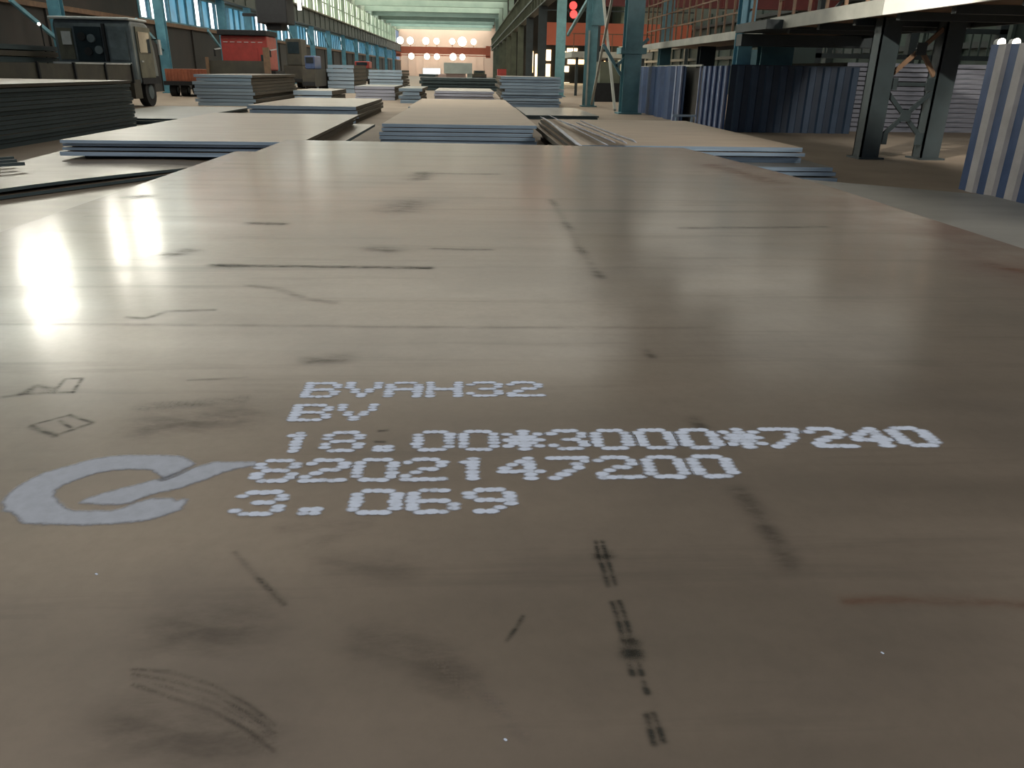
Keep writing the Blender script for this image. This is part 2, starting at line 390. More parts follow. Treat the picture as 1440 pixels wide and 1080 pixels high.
# crane girders
g = thing('crane_girder', (-16, 100, 5.3), 'long dark crane runway girder on the blue left columns', 'girder')
MB().box(-16.05, -15.95, -10, 198, 5.35, 6.7).build('web_plate', 'girder', g)
MB().box(-16.3, -15.7, -10, 198, 6.7, 6.78).build('top_flange', 'olive', g)
MB().box(-16.25, -15.75, -10, 198, 5.3, 5.36).build('bottom_flange', 'girder', g)
for k in range(60):
    MB().box(-15.95, -15.88, 20 + 3 * k, 20.06 + 3 * k, 5.36, 6.7).build('stiffener', 'girder', g)
MB().box(-16.05, -15.95, -10, 198, 6.78, 6.92).build('rail', 'rust', g)
g = thing('crane_girder', (5.5, 100, 5.9), 'long olive crane runway girder on the right column row', 'girder')
MB().box(5.42, 5.52, -10, 198, 5.9, 8.3).build('web_plate', 'olive', g)
MB().box(5.15, 5.8, -10, 198, 8.3, 8.38).build('top_flange', 'olive', g)
MB().box(5.15, 5.8, -10, 198, 5.82, 5.9).build('bottom_flange', 'girder', g)
for k in range(60):
    MB().box(5.22, 5.42, 20 + 3 * k, 20.06 + 3 * k, 5.9, 8.3).build('stiffener', 'olive', g)
MB().box(5.0, 5.15, -10, 198, 6.6, 6.75).build('cable_tray', 'girder', g)
# right row
t = steel_column(5.76, 29.4, 0.60, 5.8, 'teal', 'broad teal column beside the blue hoarding end, carrying crossed braces', None, d=0.6)
MB().box(5.3, 6.2, 29.0, 29.9, 2.0, 2.2).build('bracket', 'teal', t)
MB().bar((5.2, 29.3, 1.6), (6.3, 29.3, 2.5), 0.1).build('knee_brace', 'teal', t)
MB().bar((4.7, 29.3, 2.3), (5.4, 29.3, 1.3), 0.1).build('knee_brace', 'teal', t)
MB().bar((5.35, 29.8, 0.1), (5.35, 35.1, 5.25), 0.09).build('cross_brace', 'fascia', t)
MB().bar((5.25, 35.0, 0.1), (5.25, 29.9, 5.25), 0.09).build('cross_brace', 'fascia', t)
t = steel_column(5.15, 35.3, 0.46, 5.8, 'teal', 'teal column at the far foot of the crossed braces', None, d=0.5)
MB().box(4.98, 5.05, 35.0, 35.1, 0, 3.0).build('bright_pipe', 'fascia', t)
MB().box(5.1, 5.62, 35.0, 35.6, 3.2, 4.4).build('bracket', 'teal', t)
t = steel_column(5.4, 49.4, 0.52, 5.8, 'teal', 'teal column behind the right plate pile, left of the braced pair', None, d=0.5)
MB().bar((5.8, 49.4, 3.4), (5.4, 36.2, 4.8), 0.14).build('tie_bar', 'teal', t)
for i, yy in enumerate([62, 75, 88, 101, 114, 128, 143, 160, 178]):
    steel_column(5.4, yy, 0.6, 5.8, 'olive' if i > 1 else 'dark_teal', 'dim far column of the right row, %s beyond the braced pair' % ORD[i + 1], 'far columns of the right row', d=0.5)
for i, yy in enumerate([88, 106, 124, 142, 160]):
    o = MB().box(5.0, 5.6, yy, yy + 0.6, 8.40, 11.15).build('upper_column', 'roof_beam')
    tag(o, 'pale green upper column above the right crane girder, %s one' % ORD[i], 'column', 'upper columns of the right row', 'thing')

# ------------------------------------------------------------------ far crane
cr = thing('overhead_crane', (-7, 200, 4.9), 'faded red overhead crane with two rows of lamps at the far end', 'crane')
MB().box(-17.2, 5.0, 199.4, 200.0, 5.0, 6.5).build('girder_beam', 'crane_red', cr)
MB().box(-17.2, 5.0, 199.2, 199.35, 4.55, 4.75).build('lower_beam', 'crane_red', cr)
MB().box(-17.3, -16.2, 199.2, 202, 4.3, 6.9).build('end_carriage', 'crane_red', cr)
MB().box(4.0, 5.1, 199.2, 202, 4.3, 6.9).build('end_carriage', 'crane_red', cr)
for z, pxs in ((7.75, (563, 577, 599, 614, 636, 650, 666)), (4.4, (578, 600, 614, 637, 650))):
    for px in pxs:
        P = at_y(px, 58, 199); big = 1.05 if px == 650 and z > 5 else (0.8 if px % 2 else 0.68)
        l = MB().cyl((P.x, 199.0, z), (P.x, 198.6, z), big * 0.9, 16, r2=big).build('lamp_housing', 'pale', cr, (P.x, 199, z))
        MB().cyl((P.x, 198.6, z), (P.x, 198.55, z), big * 0.95, 16).build('lens', 'e_lamp', l)
        MB().bar((P.x, 199.2, min(z, 6.4)), (P.x, 199.2, max(z, 4.7)), 0.15).build('bracket', 'crane_red', l)

# near crane cab hanging under the left girder
c0 = thing('crane_cab', (-11, 47, 3.4), 'black crane operator cab hanging with a bright lamp at top left', 'crane')
MB().box(-11.3, -9.7, 46, 48, 3.55, 5.0).build('cab_body', 'black', c0, bevel=0.05)
MB().box(-11.6, -9.3, 46.2, 47.8, 5.0, 5.4).build('cab_roof', 'black', c0)
MB().box(-10.9, -10.1, 46.3, 47.7, 3.25, 3.55).build('underside_box', 'black', c0)
for xx in (-11.1, -9.9):
    MB().bar((xx, 47, 5.3), (xx, 47, 7.2), 0.12).build('hanger', 'black', c0)
MB().box(-12.2, -11.3, 46.6, 46.9, 3.9, 4.05).build('step', 'black', c0)
MB().box(-16.4, 4.9, 46.4, 47.6, 6.95, 8.2).build('crane_bridge', 'crane_red', c0)
lm = MB().cyl(at_y(421, 6, 45.9), at_y(421, 6, 45.7), 0.16, 14).build('lamp_housing', 'black', c0)
P = at_y(421, 6, 45.66)
MB().box(P.x - 0.09, P.x + 0.09, 45.6, 45.66, P.z - 0.28, P.z + 0.2).build('lens', 'e_lamp', lm)

# ------------------------------------------------------------------ plates
def plate_mesh(x0, x1, y0, y1, z0, z1, mats, rot=0.0, wav=0.0, nx=3, ny=4, lift=None, quad=None):
    """box with a gridded top/bottom so that plates can bow; mats = (top, edge)"""
    m = MB(); cx, cy = (x0 + x1) / 2, (y0 + y1) / 2
    ca, sa = math.cos(rot), math.sin(rot); ph = random.random() * 6
    def P(i, j, z):
        u, v = i / nx, j / ny
        if quad: 
            a, b, c, d = quad
            x = (a[0] * (1 - u) + b[0] * u) * (1 - v) + (d[0] * (1 - u) + c[0] * u) * v
            y = (a[1] * (1 - u) + b[1] * u) * (1 - v) + (d[1] * (1 - u) + c[1] * u) * v
        else:
            x = x0 + (x1 - x0) * u - cx; y = y0 + (y1 - y0) * v - cy
            x, y = cx + x * ca - y * sa, cy + x * sa + y * ca
        dz = wav * math.sin(ph + u * 4) * math.sin(ph * 2 + v * 5)
        if lift: dz += lift(u, v)
        return (x, y, z + dz)
    T = [[P(i, j, z1) for i in range(nx + 1)] for j in range(ny + 1)]
    B = [[P(i, j, z0) for i in range(nx + 1)] for j in range(ny + 1)]
    W_ = nx + 1
    vs = [p for r in T for p in r] + [p for r in B for p in r]; n = W_ * (ny + 1)
    top = []; bot = []; side = []
    for j in range(ny):
        for i in range(nx):
            a = j * W_ + i; top.append((a, a + 1, a + W_ + 1, a + W_)); bot.append((n + a, n + a + W_, n + a + W_ + 1, n + a + 1))
    for i in range(nx):
        side.append((i + 1, i, n + i, n + i + 1)); a = ny * W_ + i; side.append((a, a + 1, n + a + 1, n + a))
    for j in range(ny):
        a = j * W_; side.append((a, a + W_, n + a + W_, n + a)); a += nx; side.append((a + W_, a, n + a, n + a + W_))
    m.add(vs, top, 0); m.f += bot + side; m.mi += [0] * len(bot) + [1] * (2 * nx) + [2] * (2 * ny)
    mats = tuple(mats) + ('edge_dark' if mats[1] == 'edge_dark' else 'edge_brown',)      # the long edges are dark brown
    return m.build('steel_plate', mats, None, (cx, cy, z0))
NUM = ['topmost', 'second', 'third', 'fourth', 'fifth', 'sixth', 'seventh', 'eighth', 'ninth', 'tenth', 'eleventh', 'twelfth', 'thirteenth', 'fourteenth', 'fifteenth', 'sixteenth']
def stack(where, x0, x1, y0, y1, z0, z1, n, mats=('plate', 'edge'), jit=0.05, group=None, rot=0.0, gap=0.18, top_label=None, mixm=None):
    dz = (z1 - z0) / n
    for k in range(n):
        j = lambda: random.uniform(-jit, jit)
        mm = mixm(k) if mixm else mats
        th = dz * (1 - gap * random.uniform(0.6, 1.2)) if k < n - 1 else dz * 0.8
        zt = z0 + dz * (k + 1)
        o = plate_mesh(x0 + j(), x1 + j(), y0 + j(), y1 + j(), zt - (dz if k == 0 else th), zt, mm, rot + random.uniform(-0.004, 0.004))
        r = n - 1 - k
        lab = top_label if (r == 0 and top_label) else ('topmost plate of the ' + where if r == 0 else '%s plate down in the %s' % (NUM[r], where))
        tag(o, lab, 'steel plate', group or ('plates in the ' + where))
        if k: 
            # two thin spacer strips under each plate
            pass

# the marked plate in the foreground
ZT = 0.87
m = MB(); nx, ny = 24, 60; vs = []; 
def hero_xy(u, v):
    yfar = 5.87 - 0.26 * u
    y = -1.45 + (yfar + 1.45) * v
    x = -1.315 + 3.02 * u
    if y > 3.6: x -= 0.19 * u * ((y - 3.6) / 2.0) ** 1.3
    return x, y
for layer, z in ((0, ZT), (1, ZT - 0.018)):
    for j in range(ny + 1):
        for i in range(nx + 1):
            x, y = hero_xy(i / nx, j / ny); vs.append((x, y, z))
Wd = nx + 1; N = Wd * (ny + 1)
top = [(j * Wd + i, j * Wd + i + 1, (j + 1) * Wd + i + 1, (j + 1) * Wd + i) for j in range(ny) for i in range(nx)]
m.add(vs, top, 0)
rest = [(N + j * Wd + i, N + (j + 1) * Wd + i, N + (j + 1) * Wd + i + 1, N + j * Wd + i + 1) for j in range(ny) for i in range(nx)]
for i in range(nx):
    rest.append((i + 1, i, N + i, N + i + 1)); a = ny * Wd + i; rest.append((a, a + 1, N + a + 1, N + a))
for j in range(ny):
    a = j * Wd; rest.append((a, a + Wd, N + a + Wd, N + a)); a += nx; rest.append((a + Wd, a, N + a, N + a + Wd))
m.f += rest; m.mi += [1] * len(rest)
hero = m.build('steel_plate', ['hero', 'edge'], None, None)
tag(hero, 'huge brown marked steel plate in front with white painted numbers', 'steel plate')
for k in range(12):
    z = 0.848 - 0.07 * k
    dx = -0.19 if k == 0 else random.uniform(-0.16, -0.03)
    o = plate_mesh(-1.31 + dx, 1.55 + random.uniform(-.05, .04), -1.4, 5.3 + random.uniform(-.1, .1), z - 0.052 if k < 11 else 0.0, z, ('hero', 'edge_dark'))
    tag(o, 'brown plate just beneath the marked plate, showing along its left edge' if k == 0 else 'steel plate, %s below the marked plate in its pile' % NUM[k], 'steel plate', 'plates in the pile under the marked plate')

# ------------------------------------------------------------------ painted marks on the hero plate
def cover_patch(name, x0, x1, y0, y1, res, fn, mat, dz, parent=None):
    nx = max(2, int((x1 - x0) / res)); ny = max(2, int((y1 - y0) / res))
    xs = np.linspace(x0, x1, nx + 1); ys = np.linspace(y0, y1, ny + 1)
    X, Y = np.meshgrid(xs, ys); A = np.clip(fn(X, Y), 0, 1)
    # keep only the cells that carry paint
    c = (A[:-1, :-1] + A[1:, :-1] + A[:-1, 1:] + A[1:, 1:]) > 0.02
    jj, ii = np.nonzero(c); w = nx + 1
    f = np.stack([jj * w + ii, jj * w + ii + 1, (jj + 1) * w + ii + 1, (jj + 1) * w + ii], 1)
    used, inv = np.unique(f.ravel(), return_inverse=True)
    ox, oy = (x0 + x1) / 2, (y0 + y1) / 2
    V = np.stack([X.ravel()[used] - ox, Y.ravel()[used] - oy, np.zeros(len(used))], 1)
    me = bpy.data.meshes.new(name)
    me.from_pydata(V.tolist(), [], inv.reshape(-1, 4).tolist())
    at = me.attributes.new('cover', 'FLOAT', 'POINT'); at.data.foreach_set('value', A.ravel()[used].astype(np.float32))
    me.materials.append(MAT[mat]); me.update()
    o = bpy.data.objects.new(name, me); COL.objects.link(o); o.parent = parent or hero
    o.location = (ox, oy, ZT + dz)
    return o
def seg_d(X, Y, a, b):
    ax, ay = a; bx, by = b; dx, dy = bx - ax, by - ay
    t = np.clip(((X - ax) * dx + (Y - ay) * dy) / (dx * dx + dy * dy + 1e-12), 0, 1)
    return np.hypot(X - ax - t * dx, Y - ay - t * dy)
FONT = {
 '0': ['01110', '10001', '10001', '10001', '10001', '10001', '01110'],
 '1': ['00100', '01100', '00100', '00100', '00100', '00100', '00100'],
 '2': ['01110', '10001', '00001', '00110', '01000', '10000', '11111'],
 '3': ['11111', '00001', '00010', '00110', '00001', '10001', '11110'],
 '4': ['00010', '00110', '01010', '10010', '11111', '00010', '00010'],
 '6': ['01110', '10000', '10000', '11110', '10001', '10001', '01110'],
 '7': ['11111', '00001', '00010', '00010', '00100', '01000', '10000'],
 '8': ['01110', '10001', '10001', '01110', '10001', '10001', '01110'],
 '9': ['01110', '10001', '10001', '01111', '00001', '00010', '01100'],
 'B': ['11110', '10001', '10001', '11110', '10001', '10001', '11110'],
 'V': ['10001', '10001', '10001', '01010', '01010', '00100', '00100'],
 'A': ['01110', '10001', '10001', '11111', '10001', '10001', '10001'],
 'H': ['10001', '10001', '10001', '11111', '10001', '10001', '10001'],
 '*': ['00100', '10101', '01110', '11111', '01110', '10101', '00100'],
 '.': ['00000', '00000', '00000', '00000', '00000', '01100', '01100'],
}
FONT['3'] = ['01110', '10001', '00001', '00110', '00001', '10001', '01110']
KIND = lambda c: 'painted_digit' if c.isdigit() else ('painted_letter' if c.isalpha() else ('painted_dot' if c == '.' else 'painted_asterisk'))
rows = [('BVAH32', -0.262, 0.0655, 1.128, 1.190), ('BV', -0.262, 0.0665, 1.040, 1.100),
        ('18.00*3000*7240', -0.262, 0.0628, 0.940, 1.002), ('8202147200', -0.272, 0.0632, 0.858, 0.918),
        ('3.069', -0.275, 0.0685, 0.780, 0.836)]
rng = random.Random(3)
for txt, xs, pitch, yb_, yt_ in rows:
    for k, ch in enumerate(txt):
        pat = FONT[ch]; cx0 = xs + k * pitch; cw = pitch * 0.70; pts = []
        for r in range(7):
            for c in range(5):
                if pat[r][c] == '1':
                    pts.append((cx0 + cw * (c + 0.0) / 4 + rng.uniform(-.0012, .0012), yt_ - 0.003 - (yt_ - yb_ - 0.006) * r / 6 + rng.uniform(-.0008, .0008), rng.uniform(.0054, .0074), rng.uniform(.0034, .0044), rng.uniform(0.6, 1.0)))
        smear = 0.0015 + max(0, cx0) * 0.004
        def fn(X, Y, pts=pts, smear=smear):
            A = np.zeros_like(X)
            for (px, py, rx, ry, s) in pts:
                d = np.hypot((X - px) / (rx + smear), (Y - py) / (ry + smear * 0.6))
                A = np.maximum(A, s * np.clip(1.75 - 1.15 * d, 0, 1.0))
            return A
        cover_patch(KIND(ch), cx0 - 0.014, cx0 + cw + 0.014, yb_ - 0.012, yt_ + 0.012, 0.0012, fn, 'paint', 0.0006)
# stencilled logo: an open oval crossed by a slanted bar
def wp(pts): return [(lambda p: (p.x, p.y))(at_z(x / 4.0, 620 + y / 4.0, ZT)) for x, y in pts]
ring = wp([(10, 350), (60, 290), (130, 240), (250, 180), (380, 145), (500, 110), (600, 92), (680, 83), (850, 82), (1000, 85), (1060, 105), (1100, 130), (1050, 155), (1000, 180), (920, 210), (890, 190), (860, 165), (750, 160), (640, 165), (560, 178), (500, 195), (420, 225), (350, 250), (310, 280), (300, 310), (330, 345), (370, 382), (420, 395), (530, 395), (640, 392), (720, 370), (780, 345), (860, 325), (960, 325), (990, 340), (1030, 326), (1050, 332), (1020, 385), (950, 412), (880, 436), (750, 458), (600, 470), (450, 474), (300, 470), (200, 468), (130, 460), (95, 425), (70, 403), (20, 395), (28, 370)])
bar_ = wp([(450, 350), (480, 330), (600, 290), (700, 265), (800, 240), (930, 205), (1060, 160), (1200, 122), (1320, 120), (1440, 120), (1440, 140), (1340, 155), (1250, 180), (1150, 220), (1000, 270), (850, 303), (790, 325), (740, 350), (680, 360), (600, 360)])
def poly_cover(poly, soft):
    P = np.array(poly)
    def fn(X, Y):
        D = np.full(X.shape, 9.0); ins = np.zeros(X.shape, bool)
        n = len(P)
        for i in range(n):
            a, b = P[i], P[(i + 1) % n]
            D = np.minimum(D, seg_d(X, Y, a, b))
            cond = ((a[1] > Y) != (b[1] > Y)) & (X < (b[0] - a[0]) * (Y - a[1]) / (b[1] - a[1] + 1e-12) + a[0])
            ins ^= cond
        S = np.where(ins, D, -D)
        return 0.5 + S / soft
    return fn
em = None
for nm, pl in (('painted_ring', ring), ('painted_bar', bar_)):
    P = np.array(pl); cover_patch(nm, P[:, 0].min() - .01, P[:, 0].max() + .01, P[:, 1].min() - .01, P[:, 1].max() + .01, 0.0016, poly_cover(pl, 0.016), 'paint_logo', 0.0005)

def stroke(name, pix, width, mat, res=0.004, dz=0.0003, amp=1.0):
    pts = [at_z(x, y, ZT) for x, y in pix]; pts = [(p.x, p.y) for p in pts]
    P = np.array(pts); pad = width * 2.6
    def fn(X, Y):
        D = np.full(X.shape, 9.0)
        for a, b in zip(pts[:-1], pts[1:]): D = np.minimum(D, seg_d(X, Y, a, b))
        return amp * np.exp(-(D / (width * 1.15)) ** 2)
    return cover_patch(name, P[:, 0].min() - pad, P[:, 0].max() + pad, P[:, 1].min() - pad, P[:, 1].max() + pad, res, fn, mat, dz)
# dashed grease track, lower right
for a in ([(838, 762), (842, 784), (848, 800), (855, 824)], [(847, 762), (853, 784), (858, 800), (865, 822)],
          [(861, 848), (868, 868), (877, 902)], [(871, 846), (879, 868), (888, 902)],
          [(885, 935), (889, 948)], [(898, 935), (902, 948)], [(905, 960), (910, 974)],
          [(909, 1006), (914, 1026), (919, 1046)], [(918, 1004), (926, 1022), (932, 1042)]):
    stroke('grease_track', a, 0.0026, 'stain', 0.0011)
stroke('grease_spot', [(842, 782), (856, 780)], 0.006, 'stain', 0.0015)
stroke('grease_spot', [(882, 905), (882, 922)], 0.0055, 'stain', 0.0015)
stroke('grease_spot', [(893, 905), (895, 922)], 0.0055, 'stain', 0.0015)
stroke('scratch', [(735, 867), (728, 880), (712, 902)], 0.002, 'stain', 0.001, amp=0.8)
# long scale lines across the plate
stroke('scale_line', [(300, 373), (345, 374), (450, 375), (602, 377)], 0.012, 'stain', 0.005, amp=0.8)
stroke('scale_spot', [(312, 374), (330, 374)], 0.02, 'stain', 0.005)
stroke('scale_spot', [(590, 377), (603, 377)], 0.010, 'stain', 0.004)
stroke('scale_spot', [(355, 314), (395, 315)], 0.02, 'stain', 0.006, amp=0.8)
stroke('scale_spot', [(188, 277), (202, 276)], 0.035, 'stain', 0.006)
stroke('scale_line', [(0, 456), (250, 457), (600, 460), (1000, 461)], 0.007, 'stain_soft', 0.005, amp=0.5)
stroke('scale_line', [(610, 350), (690, 351)], 0.01, 'stain_soft', 0.005)
stroke('scale_line', [(960, 321), (1160, 319)], 0.015, 'stain_soft', 0.006)
stroke('scale_line', [(590, 244), (700, 245)], 0.02, 'stain_soft', 0.008)
stroke('scale_spot', [(230, 360), (265, 353)], 0.03, 'stain_soft', 0.006, amp=1.1)
stroke('scale_spot', [(560, 295), (580, 285)], 0.07, 'stain_soft', 0.012, amp=0.9)
stroke('scale_spot', [(530, 350), (548, 352)], 0.03, 'stain_soft', 0.008, amp=1.1)
stroke('scale_spot', [(588, 252), (596, 243)], 0.05, 'stain_soft', 0.010, amp=1.1)
for q in ((777, 284), (798, 317), (816, 351), (841, 386), (912, 497)):
    stroke('scale_spot', [(q[0] - 3, q[1] - 3), (q[0] + 4, q[1] + 5)], 0.014 if q[1] < 450 else 0.009, 'stain_soft', 0.004, amp=0.95)
stroke('scale_line', [(777, 284), (798, 317), (816, 351), (841, 386)], 0.012, 'stain_soft', 0.006, amp=0.4)
stroke('scale_spot', [(975, 590), (985, 600)], 0.010, 'stain_soft', 0.003, amp=1.2)
stroke('scale_line', [(1040, 690), (1075, 740), (1110, 795)], 0.012, 'stain_soft', 0.004, amp=0.9)
stroke('oil_blot', [(534, 606), (544, 605)], 0.003, 'stain', 0.001, amp=0.9)
stroke('oil_blot', [(529, 621), (540, 621)], 0.003, 'stain', 0.001, amp=0.9)
stroke('scale_line', [(200, 573), (340, 562)], 0.012, 'stain_soft', 0.004)
stroke('scale_spot', [(215, 600), (330, 585)], 0.035, 'stain_soft', 0.006, amp=0.9)
stroke('scale_spot', [(440, 507), (480, 504)], 0.02, 'stain_soft', 0.005, amp=1.0)
# chalk rectangles on the left
for a, wd in (([(45, 600), (78, 613)], .0045), ([(78, 613), (115, 600), (130, 595)], .0032), ([(45, 598), (78, 589), (98, 584)], .0028), ([(98, 584), (128, 594)], .003), ([(85, 592), (100, 602)], .003)):
    stroke('scuffed_outline', a, wd, 'stain', 0.0014, amp=0.75)
for a, wd in (([(0, 559), (40, 554), (70, 553), (103, 552)], .004), ([(76, 551), (92, 533), (116, 532), (103, 551)], .003), ([(30, 555), (52, 543), (75, 548)], .006)):
    stroke('scuffed_outline', a, wd, 'stain', 0.0016, amp=0.75)
stroke('scratch', [(180, 446), (205, 448), (235, 438), (300, 436)], 0.006, 'stain_soft', 0.003, amp=1.3)
stroke('scratch', [(265, 535), (345, 531)], 0.003, 'stain_soft', 0.002, amp=1.1)
stroke('pale_smear', [(350, 402), (390, 406), (430, 420), (470, 426)], 0.010, 'scuff', 0.004, amp=1.0)
stroke('pale_smear', [(627, 918), (665, 955), (705, 1000), (735, 1035)], 0.006, 'scuff', 0.002, amp=0.9)
stroke('pale_smear', [(400, 742), (520, 735), (430, 770)], 0.010, 'scuff', 0.003, amp=0.6)
for o_ in (-6, 6, 17, 30):
    stroke('arc_scratch', [(188, 945 + o_ * .6), (240, 951 + o_), (300, 970 + o_), (350, 998 + o_), (385, 1026 + o_)], 0.0020, 'stain_soft' if o_ != 17 else 'scuff', 0.0012, amp=1.0)
stroke('arc_scratch', [(330, 777), (365, 815), (400, 850)], 0.003, 'stain_soft', 0.0015, amp=1.0)
stroke('wear_patch', [(260, 885), (330, 880)], 0.035, 'stain_soft', 0.004, amp=0.75)
stroke('wear_patch', [(190, 1020), (330, 1040)], 0.03, 'stain_soft', 0.004, amp=0.75)
stroke('wear_patch', [(520, 900), (600, 920), (640, 960)], 0.02, 'stain_soft', 0.004, amp=0.7)
stroke('wear_patch', [(470, 790), (560, 800)], 0.02, 'stain_soft', 0.004, amp=0.5)
stroke('rust_streak', [(1190, 846), (1280, 843), (1400, 846), (1438, 850)], 0.006, 'rust_mark', 0.003, amp=0.9)
stroke('rust_streak', [(1000, 232), (1040, 243), (1090, 256)], 0.06, 'rust_mark', 0.012, amp=0.8)
stroke('rust_streak', [(1390, 372), (1438, 382)], 0.03, 'rust_mark', 0.006, amp=0.9)
for q in ((135, 807), (710, 1040), (1240, 918)):
    stroke('metal_fleck', [(q[0], q[1]), (q[0] + 1.5, q[1] + 1)], 0.0010, 'paint', 0.0004, dz=0.0004)

# ------------------------------------------------------------------ neighbouring plates
# left: large thin plates lying low, curved edge
def curl(u, v): return 0.05 * max(0, 1 - u * 1.6) ** 2 * max(0, 1 - v * 3)
for k in range(3):
    o = plate_mesh(-4.7, -1.75, 1.2, 9.1, 0.27 - 0.09 * k - (0.07 if k < 2 else 0.09), 0.27 - 0.09 * k, ('plate', 'edge_dark'), 0.0, quad=((-4.9, 1.0), (-1.72, 1.0), (-1.7, 9.3), (-4.9, 9.3)))
    tag(o, 'tan plate lying low left of the marked plate, nearest its left edge' if k == 0 else '%s plate down in the low pile left of the marked plate' % NUM[k], 'steel plate', 'plates in the low pile left of the marked plate')
for k in range(2):
    q = ((-4.6 - 0.1 * k, 5.6 - .12 * k), (-3.0, 8.75 - 0.12 * k), (-2.6, 17.0), (-5.9, 17.0))
    z = 0.335 - 0.03 * k
    o = plate_mesh(-5.6, -2.9, 8, 16, z - 0.028, z, ('plate', 'edge_dark'), quad=q, nx=8, ny=8, lift=(lambda u, v: 0.03 * max(0, 1 - v * 2.5) * math.sin(3.1 * u)) if k == 0 else None)
    tag(o, ('tan plate with a dark bowed near edge, left of the marked plate', 'thin plate just under the one with the dark bowed edge')[k], 'steel plate')
# dunnage bars at far left
for k in range(3):
    a = at_z(-30, 226 + 4 * k, 0.42); b = at_z((18, 22, 34)[k], 222 + 4 * k, 0.42)
    o = MB().bar(a, b, 0.05, 0.03).build('steel_bar', 'edge_dark')
    tag(o, 'thin dark bar lying on the tan plate at far left, %s of three' % ('rear', 'middle', 'front')[k], 'bar', 'thin bars at the far left edge')
# stack C
stack('low blue-edged pile left of the marked plate', -4.75, -2.05, 9.35, 15.4, 0.385, 0.56, 4, ('plate', 'edge'), jit=0.09, rot=0.02, gap=0.35,
      top_label='broad tan plate on top of the low blue-edged pile at left')
o = plate_mesh(-4.5, -1.8, 9.6, 15.6, 0.34, 0.38, ('plate', 'edge_dark'))
tag(o, 'plate jutting out beneath the right side of the low blue-edged pile', 'steel plate')
o.location.x += 0.0; o.location.z -= 0.0
# stack B
stack('small grey-edged pile behind the low blue-edged pile', -5.8, -2.95, 21.9, 28.4, 0.0, 0.42, 4, ('plate', 'edge'), jit=0.10, gap=0.2)
# centre stack A and beyond
stack('low pile straight beyond the marked plate', -1.62, 1.22, 15.0, 22.5, 0.0, 0.43, 6, ('plate_tan', 'edge'), jit=0.04, gap=0.2)
stack('flat pile behind the centre pile', -1.75, 1.35, 24.0, 31.0, 0.0, 0.36, 3, ('plate_tan', 'edge'), jit=0.06)
stack('small pale pile far along the centre lane', -1.7, 1.2, 41, 48, 0.0, 0.42, 3, ('plate', 'edge_lilac'), jit=0.06)
stack('dark pile across the far centre lane', -3.6, 3.6, 60, 66, 0.0, 0.85, 4, ('edge_dark', 'edge_dark'), jit=0.2)
# dark tall stack at left
stack('tall dark pile at the far left', -12.0, -7.85, 11.5, 19.6, 0.0, 1.02, 14, ('plate', 'edge_dark'), jit=0.03, gap=0.12,
      mixm=lambda k: ('plate', 'edge_brown') if k == 13 else ('plate', 'edge_dark'))
# low plates behind it
stack('thin pile between the tall dark pile and the truck', -9.9, -7.2, 20.4, 27.0, 0.0, 0.14, 3, ('plate_grey', 'edge_dark'), jit=0.08)
# G
stack('tall pale pile right of the orange container', -10.1, -8.0, 31.0, 38.6, 0.0, 1.08, 9, ('edge_light', 'edge_light'), jit=0.07, gap=0.15,
      mixm=lambda k: ('plate_grey', 'edge_light'))
def block_stack(where, px0, px1, pyt, pyb, Y, L, n, mats, jit=0.06):
    a = at_y(px0, pyt, Y); b = at_y(px1, pyb, Y)
    stack(where, a.x, b.x, Y, Y + L, 0.0, a.z, n, mats, jit=jit)
block_stack('square pale pile left of the far centre lane', 460, 499, 91, 125, 50, 6, 7, ('plate_grey', 'edge_light'))
block_stack('long pale pile in front of the far red truck', 518, 566, 98, 118, 62, 7, 6, ('plate_grey', 'edge_light'))
block_stack('low white pile at the centre left', 500, 556, 121, 137, 39, 5, 4, ('plate_grey', 'edge_lilac'))
block_stack('short green-edged pile left of the centre lane', 563, 592, 124, 145, 36, 5, 4, ('plate_grey', 'edge'), 0.1)
block_stack('thin pale pile behind the grey-edged pile', 414, 468, 127, 133, 36, 4, 2, ('plate', 'edge_light'))
block_stack('small dark far pile under the bright doorway', 590, 612, 104, 116, 90, 8, 3, ('plate_grey', 'edge_dark'))
# right of centre
stack('ragged blue pile on the right of the centre lane', 1.35, 3.75, 33.6, 39.5, 0.0, 1.17, 10, ('plate_grey', 'edge'), jit=0.14, gap=0.15)
stack('flat pile in front of the ragged blue pile', 1.75, 3.95, 25.0, 30.8, 0.0, 0.12, 2, ('plate_grey', 'edge_dark'), jit=0.06)
stack('low tan pile at the right before the hoarding', 1.5, 4.75, 11.2, 17.5, 0.2, 0.42, 3, ('plate_tan', 'edge'), jit=0.10, gap=0.35)
stack('lower stepped pile under the tan pile at right', 1.6, 5.05, 10.6, 17.2, 0.0, 0.2, 3, ('plate_grey', 'edge'), jit=0.10, gap=0.45)
q = ((1.95, 0.5), (5.3, 0.5), (5.4, 7.6), (2.2, 10.35))
for k in range(3):
    o = plate_mesh(1.95, 5.4, 0.5, 10.0, 0.24 - 0.08 * k - (0.065 if k < 2 else 0.08), 0.24 - 0.08 * k, ('plate_grey', 'edge_dark'), quad=((1.95, 0.5), (5.3, 0.5), (5.4 - .05 * k, 7.9), (2.2, 10.4 - .05 * k)) if k != 5 else q)
    tag(o, 'large grey plate lying right of the marked plate' if k == 0 else '%s plate down in the grey pile right of the marked plate' % NUM[k], 'steel plate', 'plates in the grey pile right of the marked plate')
